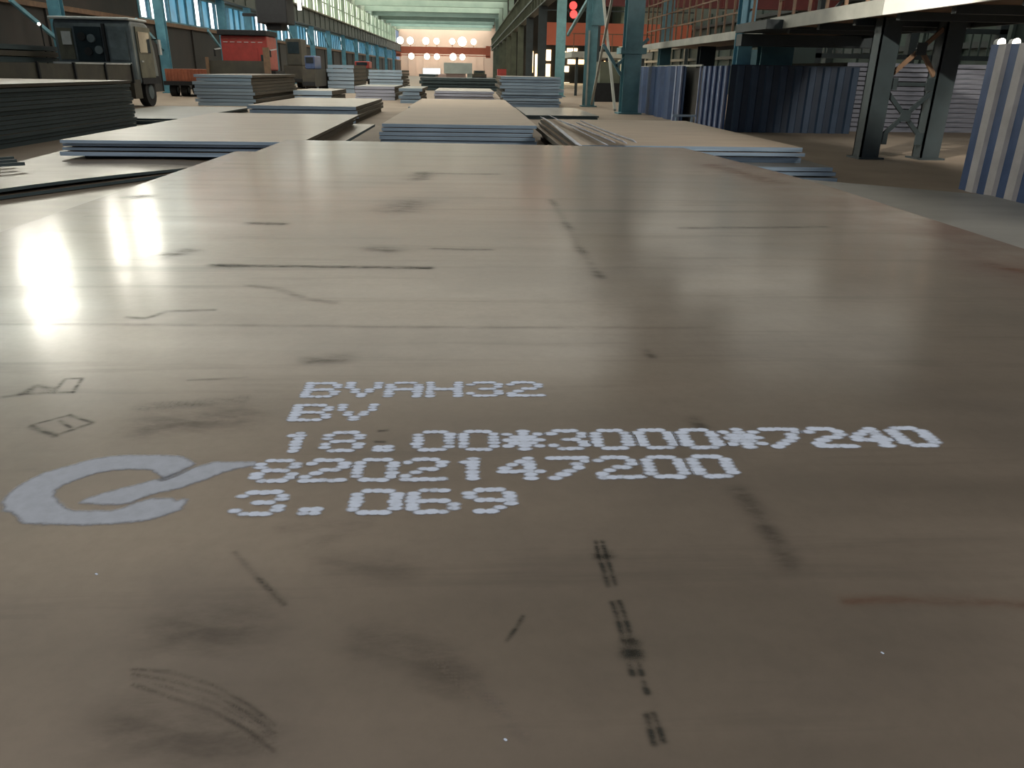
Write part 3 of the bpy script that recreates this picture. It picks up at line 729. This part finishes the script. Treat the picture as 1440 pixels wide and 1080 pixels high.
# bent offcut strips
strips = [((763, 166), (815, 204), 0.10, 'outermost left'), ((772, 164), (850, 203), 0.08, 'second from the left'), ((785, 172), (862, 201), 0.07, 'in the middle'),
          ((812, 178), (880, 203), 0.06, 'second from the right'), ((816, 176), (892, 203), 0.05, 'outermost right')]
for i, (a, b, wdt, nm) in enumerate(strips):
    A = at_z(*a, 0.45); B = at_z(*b, 0.46); A.z = 0.45 + 0.012 * i; B.z = 0.45 + 0.012 * i
    m = MB(); n = 6; d = (B - A).normalized(); s = Vector((d.y, -d.x, 0)) * wdt / 2
    vs = []
    for k in range(n + 1):
        P = A.lerp(B, k / n) + Vector((0.012 * math.sin(k / n * 5 + i * 2), 0, 0.01 * math.sin(k / n * math.pi + i * .5)))
        for sg, dz in ((-1, 0), (1, 0.035), (1, 0.022), (-1, -0.012)): vs.append(P + s * sg + Vector((0, 0, dz)))
    fs = [(0, 3, 2, 1), (4 * n, 4 * n + 1, 4 * n + 2, 4 * n + 3)]
    for k in range(n):
        for j in range(4): fs.append((4 * k + j, 4 * k + (j + 1) % 4, 4 * k + 4 + (j + 1) % 4, 4 * k + 4 + j))
    m.add(vs, fs); o = m.build('steel_strip', 'strip')
    tag(o, 'shiny bent steel offcut strip beyond the marked plate, %s' % nm, 'steel strip', 'bent offcut strips on the tan pile')

# lilac stacks behind the lattice legs
stack('tall silver pile behind the lattice legs', 9.95, 12.15, 21.4, 26.5, 0.0, 1.72, 15, ('plate_grey', 'edge_silver'), jit=0.03, gap=0.2)
stack('tall grey pile right of the silver pile', 12.3, 14.6, 21.5, 26.5, 0.0, 1.72, 14, ('plate_grey', 'edge_silver'), jit=0.02, gap=0.1)

# ------------------------------------------------------------------ platform, railings, lattice legs
pf = thing('steel_platform', (7.7, 18, 2.3), 'raised steel platform with pale edge beam running above the blue hoarding', 'platform')
MB().box(6.62, 8.9, 5.0, 18.2, 2.32, 2.40).build('deck', 'rust', pf)
MB().box(6.95, 9.2, 18.2, 33, 2.32, 2.38).build('deck', 'rust', pf)
MB().box(6.55, 6.62, 5.0, 13.2, 2.28, 2.56).build('edge_beam', 'near_beam', pf)['label'] = 'edge beam coloured white for the bright light on it'
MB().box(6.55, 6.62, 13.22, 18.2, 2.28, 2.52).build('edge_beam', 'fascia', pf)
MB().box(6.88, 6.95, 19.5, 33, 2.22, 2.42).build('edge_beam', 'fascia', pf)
MB().box(8.84, 8.9, 5, 18.2, 2.2, 2.5).build('rear_beam', 'dark_teal', pf)
MB().box(9.14, 9.2, 18.2, 33, 2.2, 2.4).build('rear_beam', 'dark_teal', pf)
for k in range(9):
    MB().box(6.75, 8.84, 5.5 + 1.5 * k, 5.62 + 1.5 * k, 2.2, 2.32).build('joist', 'dark_teal', pf)
MB().box(6.3, 9.5, 19.2, 19.6, 2.0, 2.25).build('cross_girder', 'dark_teal', pf)
MB().box(6.2, 7.2, 17.4, 19.4, 2.27, 2.45).build('corner_box', 'dark_teal', pf)
def railing(y0, y1, x, z, n, h, mat, lab):
    t = thing('railing', (x, (y0 + y1) / 2, z), lab, 'railing')
    for k in range(n + 1):
        y_ = y0 + (y1 - y0) * k / n
        MB().bar((x, y_, z), (x, y_, z + h), 0.05).build('post', mat, t)
    for f in (0.28, 0.56, 0.84, 1.0):
        MB().bar((x, y0, z + h * f), (x, y1, z + h * f), 0.04).build('rail', mat, t)
railing(10.0, 18.0, 6.66, 2.5, 10, 1.3, 'rust', 'brown railing on the near part of the platform edge')
railing(20.6, 32.8, 6.98, 2.42, 16, 1.6, 'rust', 'brown railing on the far part of the platform edge')
# lattice support
lt = thing('lattice_support', (7.75, 14.15, 0), 'dark green braced pair of platform legs standing on the floor', 'support')
for xx in (7.17, 8.29):
    lg = MB().box(xx - 0.17, xx + 0.17, 14.0, 14.03, 0.03, 2.3).box(xx - 0.17, xx + 0.17, 14.27, 14.3, 0.03, 2.3).box(xx - 0.02, xx + 0.02, 14.03, 14.27, 0.03, 2.3).box(xx - 0.17, xx - 0.14, 14.0, 14.3, 0.03, 2.3).build('leg', 'dark_teal', lt)
    MB().box(xx - 0.23, xx + 0.23, 13.9, 14.4, 0, 0.03).build('foot_plate', 'dark_teal', lg)
for a, b in (((7.34, 0.35), (8.12, 1.12)), ((8.12, 0.35), (7.34, 1.12)), ((7.34, 1.40), (8.12, 2.15)), ((7.85, 1.75), (8.12, 1.40))):
    MB().bar((a[0], 14.1, a[1]), (b[0], 14.1, b[1]), 0.05, 0.07).build('brace', 'rust' if a[0] < b[0] and a[1] > 1.2 else 'dark_teal', lt)
MB().bar((7.34, 14.1, 1.26), (8.12, 14.1, 1.26), 0.06, 0.06).build('cross_bar', 'dark_teal', lt)
for xx, zz in ((7.38, 1.26), (8.08, 1.26), (7.73, 0.74), (7.78, 1.83), (7.38, 0.35), (8.08, 0.35)):
    MB().box(xx - 0.09, xx + 0.09, 14.05, 14.08, zz - 0.10, zz + 0.10).build('gusset', 'dark_teal', lt)
# platform columns
steel_column(6.95, 21.0, 0.36, 4.5, 'blue_col', 'bright blue column rising behind the corner of the blue hoarding', None)
steel_column(7.35, 31.2, 0.42, 5.0, 'teal', 'teal column behind the far railing', None)
steel_column(8.4, 22.6, 0.9, 2.2, 'teal', 'short broad teal column beneath the platform behind the hoarding', None)
steel_column(9.5, 27.2, 0.7, 2.15, 'teal', 'short teal column at the right end behind the hoarding', None)
steel_column(7.6, 26.5, 0.5, 2.2, 'dark_teal', 'short dark column beneath the far part of the platform', None)
bm_ = MB().bar((6.1, 29.4, 4.9), (7.1, 29.6, 4.9), 0.22).build('tie_beam', 'teal')
tag(bm_, 'teal horizontal tie beam joining the broad column to the platform', 'beam')

# ------------------------------------------------------------------ corrugated hoarding
def corr_panel(parent, p0, p1, z0, z1, pitch, depth, normal, mat_a, mat_b, name='sheet'):
    """trapezoid sheet from p0 to p1 (x, y); ribs proud towards `normal`; ribs are parts of their own"""
    p0, p1, nrm = Vector(p0), Vector(p1), Vector(normal)
    L = (p1 - p0).length; d = (p1 - p0) / L; n = max(1, round(L / pitch)); pt = L / n
    for k in range(n):
        s = k * pt
        def Q(t, dep): q = p0 + d * (s + t) + nrm * dep; return q
        a, b, c, e, f = 0, pt * 0.42, pt * 0.52, pt * 0.90, pt
        for nm, mt, lst in ((name, mat_a, ((a, 0), (b, 0))), ('rib', mat_b, ((b, 0), (c, depth), (e, depth), (f, 0)))):
            m = MB(); vs = []
            for (t, dep) in lst:
                q = Q(t, dep); vs += [(q.x, q.y, z0), (q.x, q.y, z1)]
            for (t, dep) in lst:
                q = Q(t, dep - 0.012); vs += [(q.x, q.y, z0), (q.x, q.y, z1)]
            h = len(lst); fs = []
            for j in range(h - 1):
                fs.append((2 * j, 2 * j + 2, 2 * j + 3, 2 * j + 1)); o2 = 2 * h
                fs.append((o2 + 2 * j, o2 + 2 * j + 1, o2 + 2 * j + 3, o2 + 2 * j + 2))
                fs.append((2 * j + 1, 2 * j + 3, o2 + 2 * j + 3, o2 + 2 * j + 1)); fs.append((2 * j, o2 + 2 * j, o2 + 2 * j + 2, 2 * j + 2))
            o2 = 2 * h; fs.append((0, 1, o2 + 1, o2)); fs.append((2 * h - 2, o2 + 2 * h - 2, o2 + 2 * h - 1, 2 * h - 1))
            m.add(vs, fs); m.build(nm, mt, parent)
h1 = thing('hoarding', (8.2, 20.5, 0), 'blue corrugated hoarding with painted-in shade, facing the marked plate, below the platform', 'hoarding')
corr_panel(h1, (6.55, 20.5), (9.85, 20.5), 0, 1.58, 0.36, 0.05, (0, -1), 'fence_dark', 'fence_shade_rib')
MB().bar((6.55, 20.53, 1.59), (9.85, 20.53, 1.59), 0.04).build('top_rail', 'fence_dark', h1)
h2 = thing('hoarding', (6.5, 21.6, 0), 'blue corrugated hoarding with pale ribs, right of the dark doorway gap', 'hoarding')
corr_panel(h2, (6.52, 22.9), (6.52, 20.5), 0, 1.58, 0.48, 0.07, (-1, 0), 'fence', 'fence')
for k in range(6):
    MB().box(6.43, 6.47, 20.5 + 0.47 * k, 20.56 + 0.47 * k, 0, 1.58).build('pale_rib', 'rib_pale', h2)
h3 = thing('hoarding', (6.45, 29, 0), 'blue corrugated hoarding left of the dark doorway gap', 'hoarding')
corr_panel(h3, (6.5, 32.8), (6.5, 24.6), 0, 1.6, 1.3, 0.10, (-1, 0), 'fence_h', 'fence_h')
MB().bar((6.5, 24.6, 1.61), (6.5, 32.8, 1.61), 0.035).build('top_rail', 'fascia', h3)
for yy in (24.65, 25.3, 30.6):
    MB().box(6.38, 6.43, yy, yy + 0.14, 0, 1.6).build('pale_rib', 'rib_pale', h3)
h4 = thing('shed_frame', (7.5, 23.7, 0), 'dark doorway recess with a pale lintel between the blue hoardings', 'frame')
MB().bar((6.5, 22.9, 1.6), (6.5, 24.6, 1.6), 0.05).build('lintel', 'fascia', h4)
MB().box(6.72, 6.77, 22.9, 26.4, 0, 1.55).build('gap_shade_sheet', 'wall_dark', h4)  # dark sheet added behind the gap, standing for the shade inside
h5 = thing('hoarding', (6.5, 8, 0), 'blue and cream striped corrugated hoarding at the right edge', 'hoarding')
corr_panel(h5, (6.5, 10.15), (6.5, 5.9), 0, 1.76, 0.37, 0.035, (-1, 0), 'fence', 'fence_white')
# small sawhorse before the doorway gap
sw = thing('trestle', (5.9, 20.3, 0), 'small pale trestle standing before the dark doorway gap', 'trestle')
P = at_z(942, 166, 0.3)
sx, sy = 5.55, 20.6
MB().bar((sx - 0.35, sy, 0.38), (sx + 0.25, sy, 0.38), 0.05).build('top_bar', 'edge_light', sw)
for xx in (-0.25, 0.15):
    MB().bar((sx + xx, sy, 0.38), (sx + xx - 0.08, sy - 0.12, 0), 0.03).build('leg', 'edge_light', sw)
    MB().bar((sx + xx, sy, 0.38), (sx + xx + 0.08, sy + 0.12, 0), 0.03).build('leg', 'edge_light', sw)

# ------------------------------------------------------------------ right bay background
oc = thing('overhead_crane', (13, 74, 4.5), 'dark orange overhead crane girder seen between the right columns', 'crane')
MB().box(6.2, 19.6, 73.6, 74.2, 3.6, 5.4).build('girder_beam', 'crane_red', oc)
MB().box(6.2, 19.6, 73.4, 73.5, 6.3, 6.4).build('handrail', 'dark_teal', oc)
for xx in (6.3, 19.2): MB().box(xx, xx + 0.3, 73.7, 74.1, 0, 3.6).build('leg', 'dark_teal', oc)
oc2 = thing('overhead_crane', (13, 44, 4.5), 'dark red crane girder above the far railing', 'crane')
MB().box(6.3, 19.6, 44.0, 44.6, 4.6, 6.6).build('girder_beam', 'red_dark', oc2)
for k in range(8): MB().box(6.8 + 1.6 * k, 6.9 + 1.6 * k, 43.9, 44.0, 4.6, 6.6).build('stiffener', 'red_dark', oc2)
for xx in (6.6, 19.2): MB().box(xx, xx + 0.3, 44.1, 44.5, 0, 4.6).build('leg', 'dark_teal', oc2)
P = at_y(805, 15, 60)
sg = tag(MB().cyl((P.x, 60, P.z), (P.x, 59.7, P.z), 0.3, 14).build('signal_lamp', 'black'), 'round red signal lamp glowing between the right columns', 'lamp')
MB().cyl((P.x, 59.7, P.z + 0.3), (P.x, 59.6, P.z + 0.3), 0.27, 14).build('lens', 'e_red', sg)
MB().cyl((P.x + 0.05, 59.7, P.z - 0.25), (P.x + 0.05, 59.6, P.z - 0.25), 0.27, 14).build('lens', 'e_red', sg)
MB().bar((P.x, 60, P.z), (P.x, 60, 11.4), 0.08).build('drop_rod', 'black', sg)
ex = thing('steel_platform', (9, 52, 2.2), 'far platform with sunlit edge beam behind the teal columns', 'platform')
MB().box(6.4, 11.5, 52, 58, 2.25, 2.6).build('deck', 'fascia', ex)
for xx in (6.7, 8.6, 10.9): MB().box(xx, xx + 0.16, 52.2, 52.36, 0, 2.25).build('leg', 'dark_teal', ex)
for k in range(7): MB().bar((6.5 + 0.8 * k, 52, 2.6), (6.5 + 0.8 * k, 52, 3.6), 0.05).build('rail_post', 'rust', ex)
MB().bar((6.4, 52, 3.6), (11.5, 52, 3.6), 0.06).build('rail', 'rust', ex)
light('far_platform_sunlight', 'SPOT', (1.0, 40, 8.5), 2500, (1, 0.85, 0.6), (7.4, 53, 2.6), size=0.2, spot=30)
mc = thing('machine', (8.5, 42, 0), 'dark machine with rollers standing behind the crossed braces', 'machine')
MB().box(6.3, 9.5, 41.5, 43.2, 0.0, 0.9).build('bed', 'black', mc)
MB().box(6.6, 7.6, 41.6, 43, 0.9, 1.9).build('housing', 'olive', mc)
MB().cyl((7.8, 41.8, 1.15), (9.4, 41.8, 1.15), 0.25).build('roller', 'dark_teal', mc)
MB().cyl((7.8, 42.6, 1.15), (9.4, 42.6, 1.15), 0.25).build('roller', 'dark_teal', mc)
# beams and wall lamps seen behind the lattice legs
for i, (yy, z, mt, lab) in enumerate(((24.5, 2.65, 'orange', 'short orange beam under the platform behind the lattice legs'),)):
    a = at_y(1290, 37, yy); b = at_y(1322, 43, yy)
    tag(MB().box(a.x, b.x, yy, yy + 0.2, b.z, a.z).build('steel_beam', mt), lab, 'beam')
for i, px in enumerate((1408, 1429)):
    P = at_y(px, 60, 24)
    l = tag(MB().cyl((P.x, 24.2, P.z), (P.x, 24.0, P.z), 0.11, 14).build('wall_lamp', 'pale'), 'small bright round lamp above the striped hoarding, %s one' % ('left', 'right')[i], 'lamp')
    MB().cyl((P.x, 24.0, P.z), (P.x, 23.97, P.z), 0.12, 14).build('lens', 'e_lamp', l)
    MB().bar((P.x, 24.3, P.z), (P.x, 24.3, 0), 0.08).build('lamp_post', 'dark_teal', l)
rk = thing('steel_frame', (15.5, 30, 0), 'dark green steel frame behind the silver pile', 'frame')  # open steel frame of posts and rails before the green wall
for xx in (12.5, 16.0, 19.3): MB().box(xx, xx + 0.3, 29.8, 30.1, 0, 5).build('post', 'dark_teal', rk)
for z in (2.0, 2.9, 3.9): MB().box(10.5, 19.6, 29.8, 30.0, z, z + 0.16).build('rail', 'dark_teal', rk)
for k in range(6): MB().bar((12.5 + 1.1 * k, 29.9, 2.9), (13.3 + 1.1 * k, 29.9, 3.9), 0.1).build('diagonal', 'dark_teal', rk)
for k in range(26): MB().box(10.6 + 0.34 * k, 10.66 + 0.34 * k, 30.02, 30.05, 2.0, 2.9).build('slat', 'wall_green', rk)
pn = tag(MB().box(10.2, 11.9, 28.2, 28.4, 0, 2.9).build('grey_panel', 'wall_green'), 'pale green-grey panel standing above the right end of the hoarding', 'panel')
MB().box(10.4, 11.7, 28.1, 28.2, 2.5, 2.7).build('stripe', 'pale', pn)

# ------------------------------------------------------------------ trucks
def wheel(parent, x, y, r=0.5, w=0.28, name='wheel'):
    o = MB().cyl((x - w / 2, y, r), (x + w / 2, y, r), r, 18).build(name, 'black', parent, (x, y, r))
    MB().cyl((x + w / 2, y, r), (x + w / 2 + 0.02, y, r), r * 0.5, 12).build('hub', 'truck', o)
    return o
tk = thing('flatbed_truck', (-12.5, 27, 0), 'old grey flatbed truck at left seen from behind with rounded cab', 'truck')
X0, X1 = -13.7, -11.2
cb = MB(); prof = [(28.6, 0.95), (28.6, 2.62), (28.75, 2.74), (29.9, 2.74), (30.25, 2.62), (30.55, 1.9), (30.65, 1.3), (30.65, 0.75), (28.6, 0.75)]
cb = MB().prism(prof, X0, X1).build('cab', 'truck', tk, bevel=0.16)
MB().box(X0 - 0.05, X1 + 0.03, 28.5, 30.1, 2.72, 2.80).build('roof_cap', 'pale', tk, bevel=0.03)
MB().box(X0 + 0.15, X0 + 0.62, 28.54, 28.6, 1.5, 2.45).build('rear_window_frame', 'truck_olive', tk)
rw = MB().box(X0 + 0.30, X0 + 0.60, 28.50, 28.53, 1.95, 2.35).build('rear_window', 'pale', tk)  # pale colour stands for light seen through the cab window
MB().box(X0 + 0.72, X0 + 1.55, 28.52, 28.6, 1.45, 2.5).build('rear_window', 'glass', tk)
MB().box(X0 + 1.62, X0 + 1.70, 28.5, 28.6, 1.45, 2.6).build('rear_rib', 'black', tk)
MB().box(X0 + 1.78, X0 + 2.35, 28.54, 28.6, 1.5, 2.4).build('rear_panel', 'truck', tk)
for k, (cx, cz) in enumerate(((0.95, 2.2), (1.25, 2.15), (1.1, 1.75), (1.45, 1.8))):
    MB().cyl((X0 + cx, 28.45, cz), (X0 + cx, 28.52, cz), 0.13, 12).build('gear_fitting', 'truck' if k % 2 else 'black', tk)
dr = MB().box(X1, X1 + 0.04, 28.95, 30.2, 0.95, 2.55).build('door', 'truck_olive', tk)
MB().box(X1 + 0.04, X1 + 0.06, 29.05, 30.0, 1.75, 2.4).build('door_window', 'glass', dr)
MB().box(X1 + 0.04, X1 + 0.08, 29.05, 29.2, 1.45, 1.5).build('handle', 'pale', dr)
mi = MB().box(X1 + 0.2, X1 + 0.26, 30.3, 30.5, 1.7, 2.2).build('mirror', 'pale', tk); MB().bar((X1, 30.4, 2.2), (X1 + 0.23, 30.4, 2.2), 0.04).build('mirror_arm', 'black', mi)
MB().box(X0 + 0.6, X1 - 0.6, 20.5, 30.6, 0.55, 0.85).build('chassis', 'black', tk)
MB().box(X0, X1, 20.2, 28.3, 0.85, 0.98).build('deck', 'bed', tk)
for k in range(4):
    a = 20.25 + 2.0 * k
    MB().box(X1 - 0.05, X1, a, a + 1.92, 0.98, 1.36).build('side_board', 'bed', tk)
    MB().box(X0, X0 + 0.05, a, a + 1.92, 0.98, 1.36).build('side_board', 'bed', tk)
    MB().box(X1 - 0.02, X1 + 0.05, a + 1.92, a + 2.0, 0.8, 1.40).build('stake', 'black', tk)
MB().box(X0, X1, 28.25, 28.35, 0.98, 1.42).build('headboard', 'pale', tk)
MB().box(X1 - 0.08, X1 + 0.02, 24.2, 28.3, 1.36, 1.40).build('top_rail', 'pale', tk)
MB().box(X1 - 0.5, X1 - 0.02, 25.2, 27.3, 0.35, 0.85).build('fuel_tank', 'black', tk)
MB().box(X1 - 0.4, X1 + 0.02, 28.2, 28.8, 0.3, 0.9).build('rear_fender', 'bed', tk)
MB().box(X1 - 0.4, X1 + 0.03, 29.0, 30.6, 0.75, 1.0).build('fender', 'black', tk)
for xx in (X0 + 0.2, X1 - 0.2):
    for yy in (21.8, 23.2, 29.8): wheel(tk, xx, yy, 0.48)
# dark steel load seen over the bed
stack('dark load lying beyond the flatbed at far left', -16.7, -14.3, 24.5, 31.0, 1.0, 1.9, 5, ('edge_dark', 'edge_dark'), jit=0.12,
      mixm=lambda k: ('plate_grey', 'edge' if k == 3 else 'edge_dark'))
sp = MB()
for yy in (25, 28, 30.5): sp.box(-17.0, -14.4, yy, yy + 0.3, 0, 1.0)
tag(sp.build('trestle_rack', 'black'), 'black trestle rack holding the dark load beyond the flatbed', 'rack')

# orange container on a low trailer
ct = thing('container_trailer', (-13.3, 40, 0), 'orange ribbed container on a low black wheeled trailer', 'trailer')
MB().box(-14.35, -12.35, 40, 44, 0.68, 1.22).build('container', 'orange', ct)
for k in range(13): MB().box(-14.3 + 0.155 * k, -14.24 + 0.155 * k, 39.95, 40, 0.7, 1.2).build('container_rib', 'orange', ct)
MB().box(-14.4, -12.3, 39.8, 44.4, 0.5, 0.68).build('trailer_bed', 'black', ct)
for xx in (-14.1, -13.6, -12.9, -12.5):
    wheel(ct, xx, 40.3, 0.28, 0.3); wheel(ct, xx, 43.5, 0.28, 0.3)
# red truck
rt = thing('red_truck', (-10.4, 41, 0), 'red truck cab with white dashes behind the tall pale pile', 'truck')
ra = at_y(313, 82, 40); rb = at_y(374, 50, 40)
MB().box(ra.x, rb.x, 40, 42, 1.2, 2.72).build('cab', 'red', rt, bevel=0.06)
MB().box(ra.x - 0.08, rb.x + 0.05, 39.8, 42.1, 2.72, 2.95).build('sun_visor', 'black', rt, bevel=0.03)
for z, n, w in ((2.42, 6, 0.2), (2.55, 5, 0.24)):
    for k in range(n):
        a = ra.x + 0.12 + (rb.x - ra.x - 0.2) * k / n
        MB().box(a, a + w, 39.96, 39.995, z, z + 0.025).build('painted_dash', 'pale' if z < 2.5 else 'orange', rt)
MB().box(rb.x - 0.32, rb.x - 0.05, 39.96, 39.99, 1.45, 1.9).build('side_window', 'glass', rt)
MB().box(ra.x + 0.35, rb.x - 0.45, 39.97, 39.99, 1.5, 2.2).build('rear_panel', 'red', rt)
for xx in (ra.x - 0.3, rb.x + 0.15):
    MB().bar((xx, 39.9, 2.1), (xx + 0.3, 39.9, 2.15), 0.05).build('mirror_arm', 'pale', rt)
    MB().bar((xx, 39.9, 1.8), (xx, 39.9, 2.1), 0.06).build('mirror', 'black', rt)
MB().box(ra.x - 0.3, rb.x + 0.3, 39.95, 42, 0.4, 1.2).build('chassis', 'black', rt)
for xx in (ra.x, rb.x): wheel(rt, xx, 41, 0.45)
bd = at_y(287, 84, 38.5); be = at_y(372, 104, 38.5)
b0 = thing('dump_body', (-10.9, 39, 0), 'dark brown open truck body in front of the red cab', 'truck body')
MB().prism([(39.0, 1.05), (39.0, 1.62), (39.6, 1.62), (39.6, 1.05)], bd.x, be.x).build('tailgate', 'bed', b0)
MB().box(bd.x - 0.04, bd.x + 0.06, 38.8, 39.0, 1.0, 1.75).build('corner_post', 'rust', b0)
MB().box(be.x - 0.06, be.x + 0.2, 38.8, 39.0, 0.9, 2.2).build('corner_post', 'rust', b0)
MB().box(bd.x, be.x, 39.0, 39.6, 0.0, 1.05).build('frame', 'black', b0)

# far trucks and machines left of the centre lane
def small_truck(px0, px1, pyt, pym, pyb, Y, mat, label):
    a = at_y(px0, pyt, Y); b = at_y(px1, pyb, Y); mid = at_y(px0, pym, Y).z
    t = thing('parked_truck', ((a.x + b.x) / 2, Y, 0), label, 'truck'); w = b.x - a.x
    MB().box(a.x + 0.1 * w, b.x - 0.1 * w, Y, Y + 2, mid, a.z).build('cab', mat, t, bevel=0.06)
    MB().box(a.x + 0.2 * w, b.x - 0.2 * w, Y - 0.03, Y, mid + (a.z - mid) * 0.45, a.z - (a.z - mid) * 0.12).build('windscreen', 'glass', t)
    MB().box(a.x, b.x, Y - 0.6, Y + 5, 0.4, mid).build('body', 'bed', t)
    MB().box(a.x, b.x, Y - 0.75, Y - 0.6, 0.45, 0.65).build('bumper', 'black', t)
    for xx in (a.x + 0.2, b.x - 0.2): wheel(t, xx, Y + 0.3, 0.42); wheel(t, xx, Y + 3.5, 0.42)
small_truck(426, 447, 78, 97, 125, 47, 'blue', 'dark truck with a dull blue cab beside the square pale pile')
small_truck(496, 523, 86, 96, 118, 71, 'red', 'brown truck with a faded red cab between two pale piles')
small_truck(398, 430, 54, 92, 120, 59, 'bed', 'dark truck with reddish-orange load beneath the crane cab')
small_truck(664, 684, 99, 104, 117, 110, 'olive', 'olive truck parked far down on the right of the lane')
fm = thing('machine', (-3, 150, 0), 'large pale boxy machine below the far crane', 'machine')
a = at_y(624, 88, 150); b = at_y(664, 104, 150)
MB().box(a.x, b.x, 150, 156, b.z, a.z).build('upper_housing', 'white_block', fm)
MB().box(a.x + 0.2, b.x - 1.2, 150.5, 156, 0, b.z).build('base', 'pink_block', fm)
MB().box(b.x - 0.9, b.x, 150.4, 156, 0, b.z).build('support', 'white_block', fm)
a = at_y(613, 104, 140); b = at_y(627, 116, 140)
tag(MB().box(a.x, b.x, 140, 143, 0, a.z).build('crate', 'pink_block', bevel=0.05), 'pinkish crate left of the pale far machine', 'crate')
# red skip by the right columns
P = at_y(700, 97, 80); Q = at_y(712, 106, 80)
sk = thing('red_skip', ((P.x + Q.x) / 2, 80, 0), 'small dark red skip before the right column row', 'skip')
MB().box(P.x, Q.x, 80, 82, 0.2, P.z).build('bin', 'red', sk)
MB().box(P.x + .1, Q.x - .1, 80.1, 81.9, 0, 0.2).build('base', 'black', sk)
# posts and wall clutter in the dark left background
for i, (px, pyt) in enumerate(((255, 22),)):
    pass
for i, yy in enumerate((22, 27)):
    a = thing('cable_rack', (-17, yy, 0), 'dark wall rack hung with cables at the far left, %s one' % ('nearer', 'farther')[i], 'rack')
    for k in range(4): MB().box(-17.3, -16.9, yy + 0.8 * k, yy + 0.8 * k + 0.08, 0, 4.2).build('upright', 'dark_teal', a)
    for z in (1.4, 2.4, 3.4): MB().box(-17.3, -16.8, yy, yy + 2.5, z, z + 0.07).build('shelf', 'dark_teal', a)
    for k in range(5): MB().bar((-16.85, yy + 0.5 * k, 3.4), (-16.8, yy + 0.5 * k + 0.2, 1.8), 0.05).build('hanging_cable', 'olive', a)
P = at_y(57, 34, 30)
l = tag(MB().cyl((P.x, 30, P.z), (P.x, 29.9, P.z), 0.06, 10).build('wall_lamp', 'black'), 'tiny distant lamp in the dark upper left', 'lamp')
MB().cyl((P.x, 29.9, P.z), (P.x, 29.88, P.z), 0.05, 10).build('lens', 'e_lamp', l)
MB().bar((P.x, 30, P.z), (P.x, 30, 0), 0.04).build('lamp_post', 'black', l)
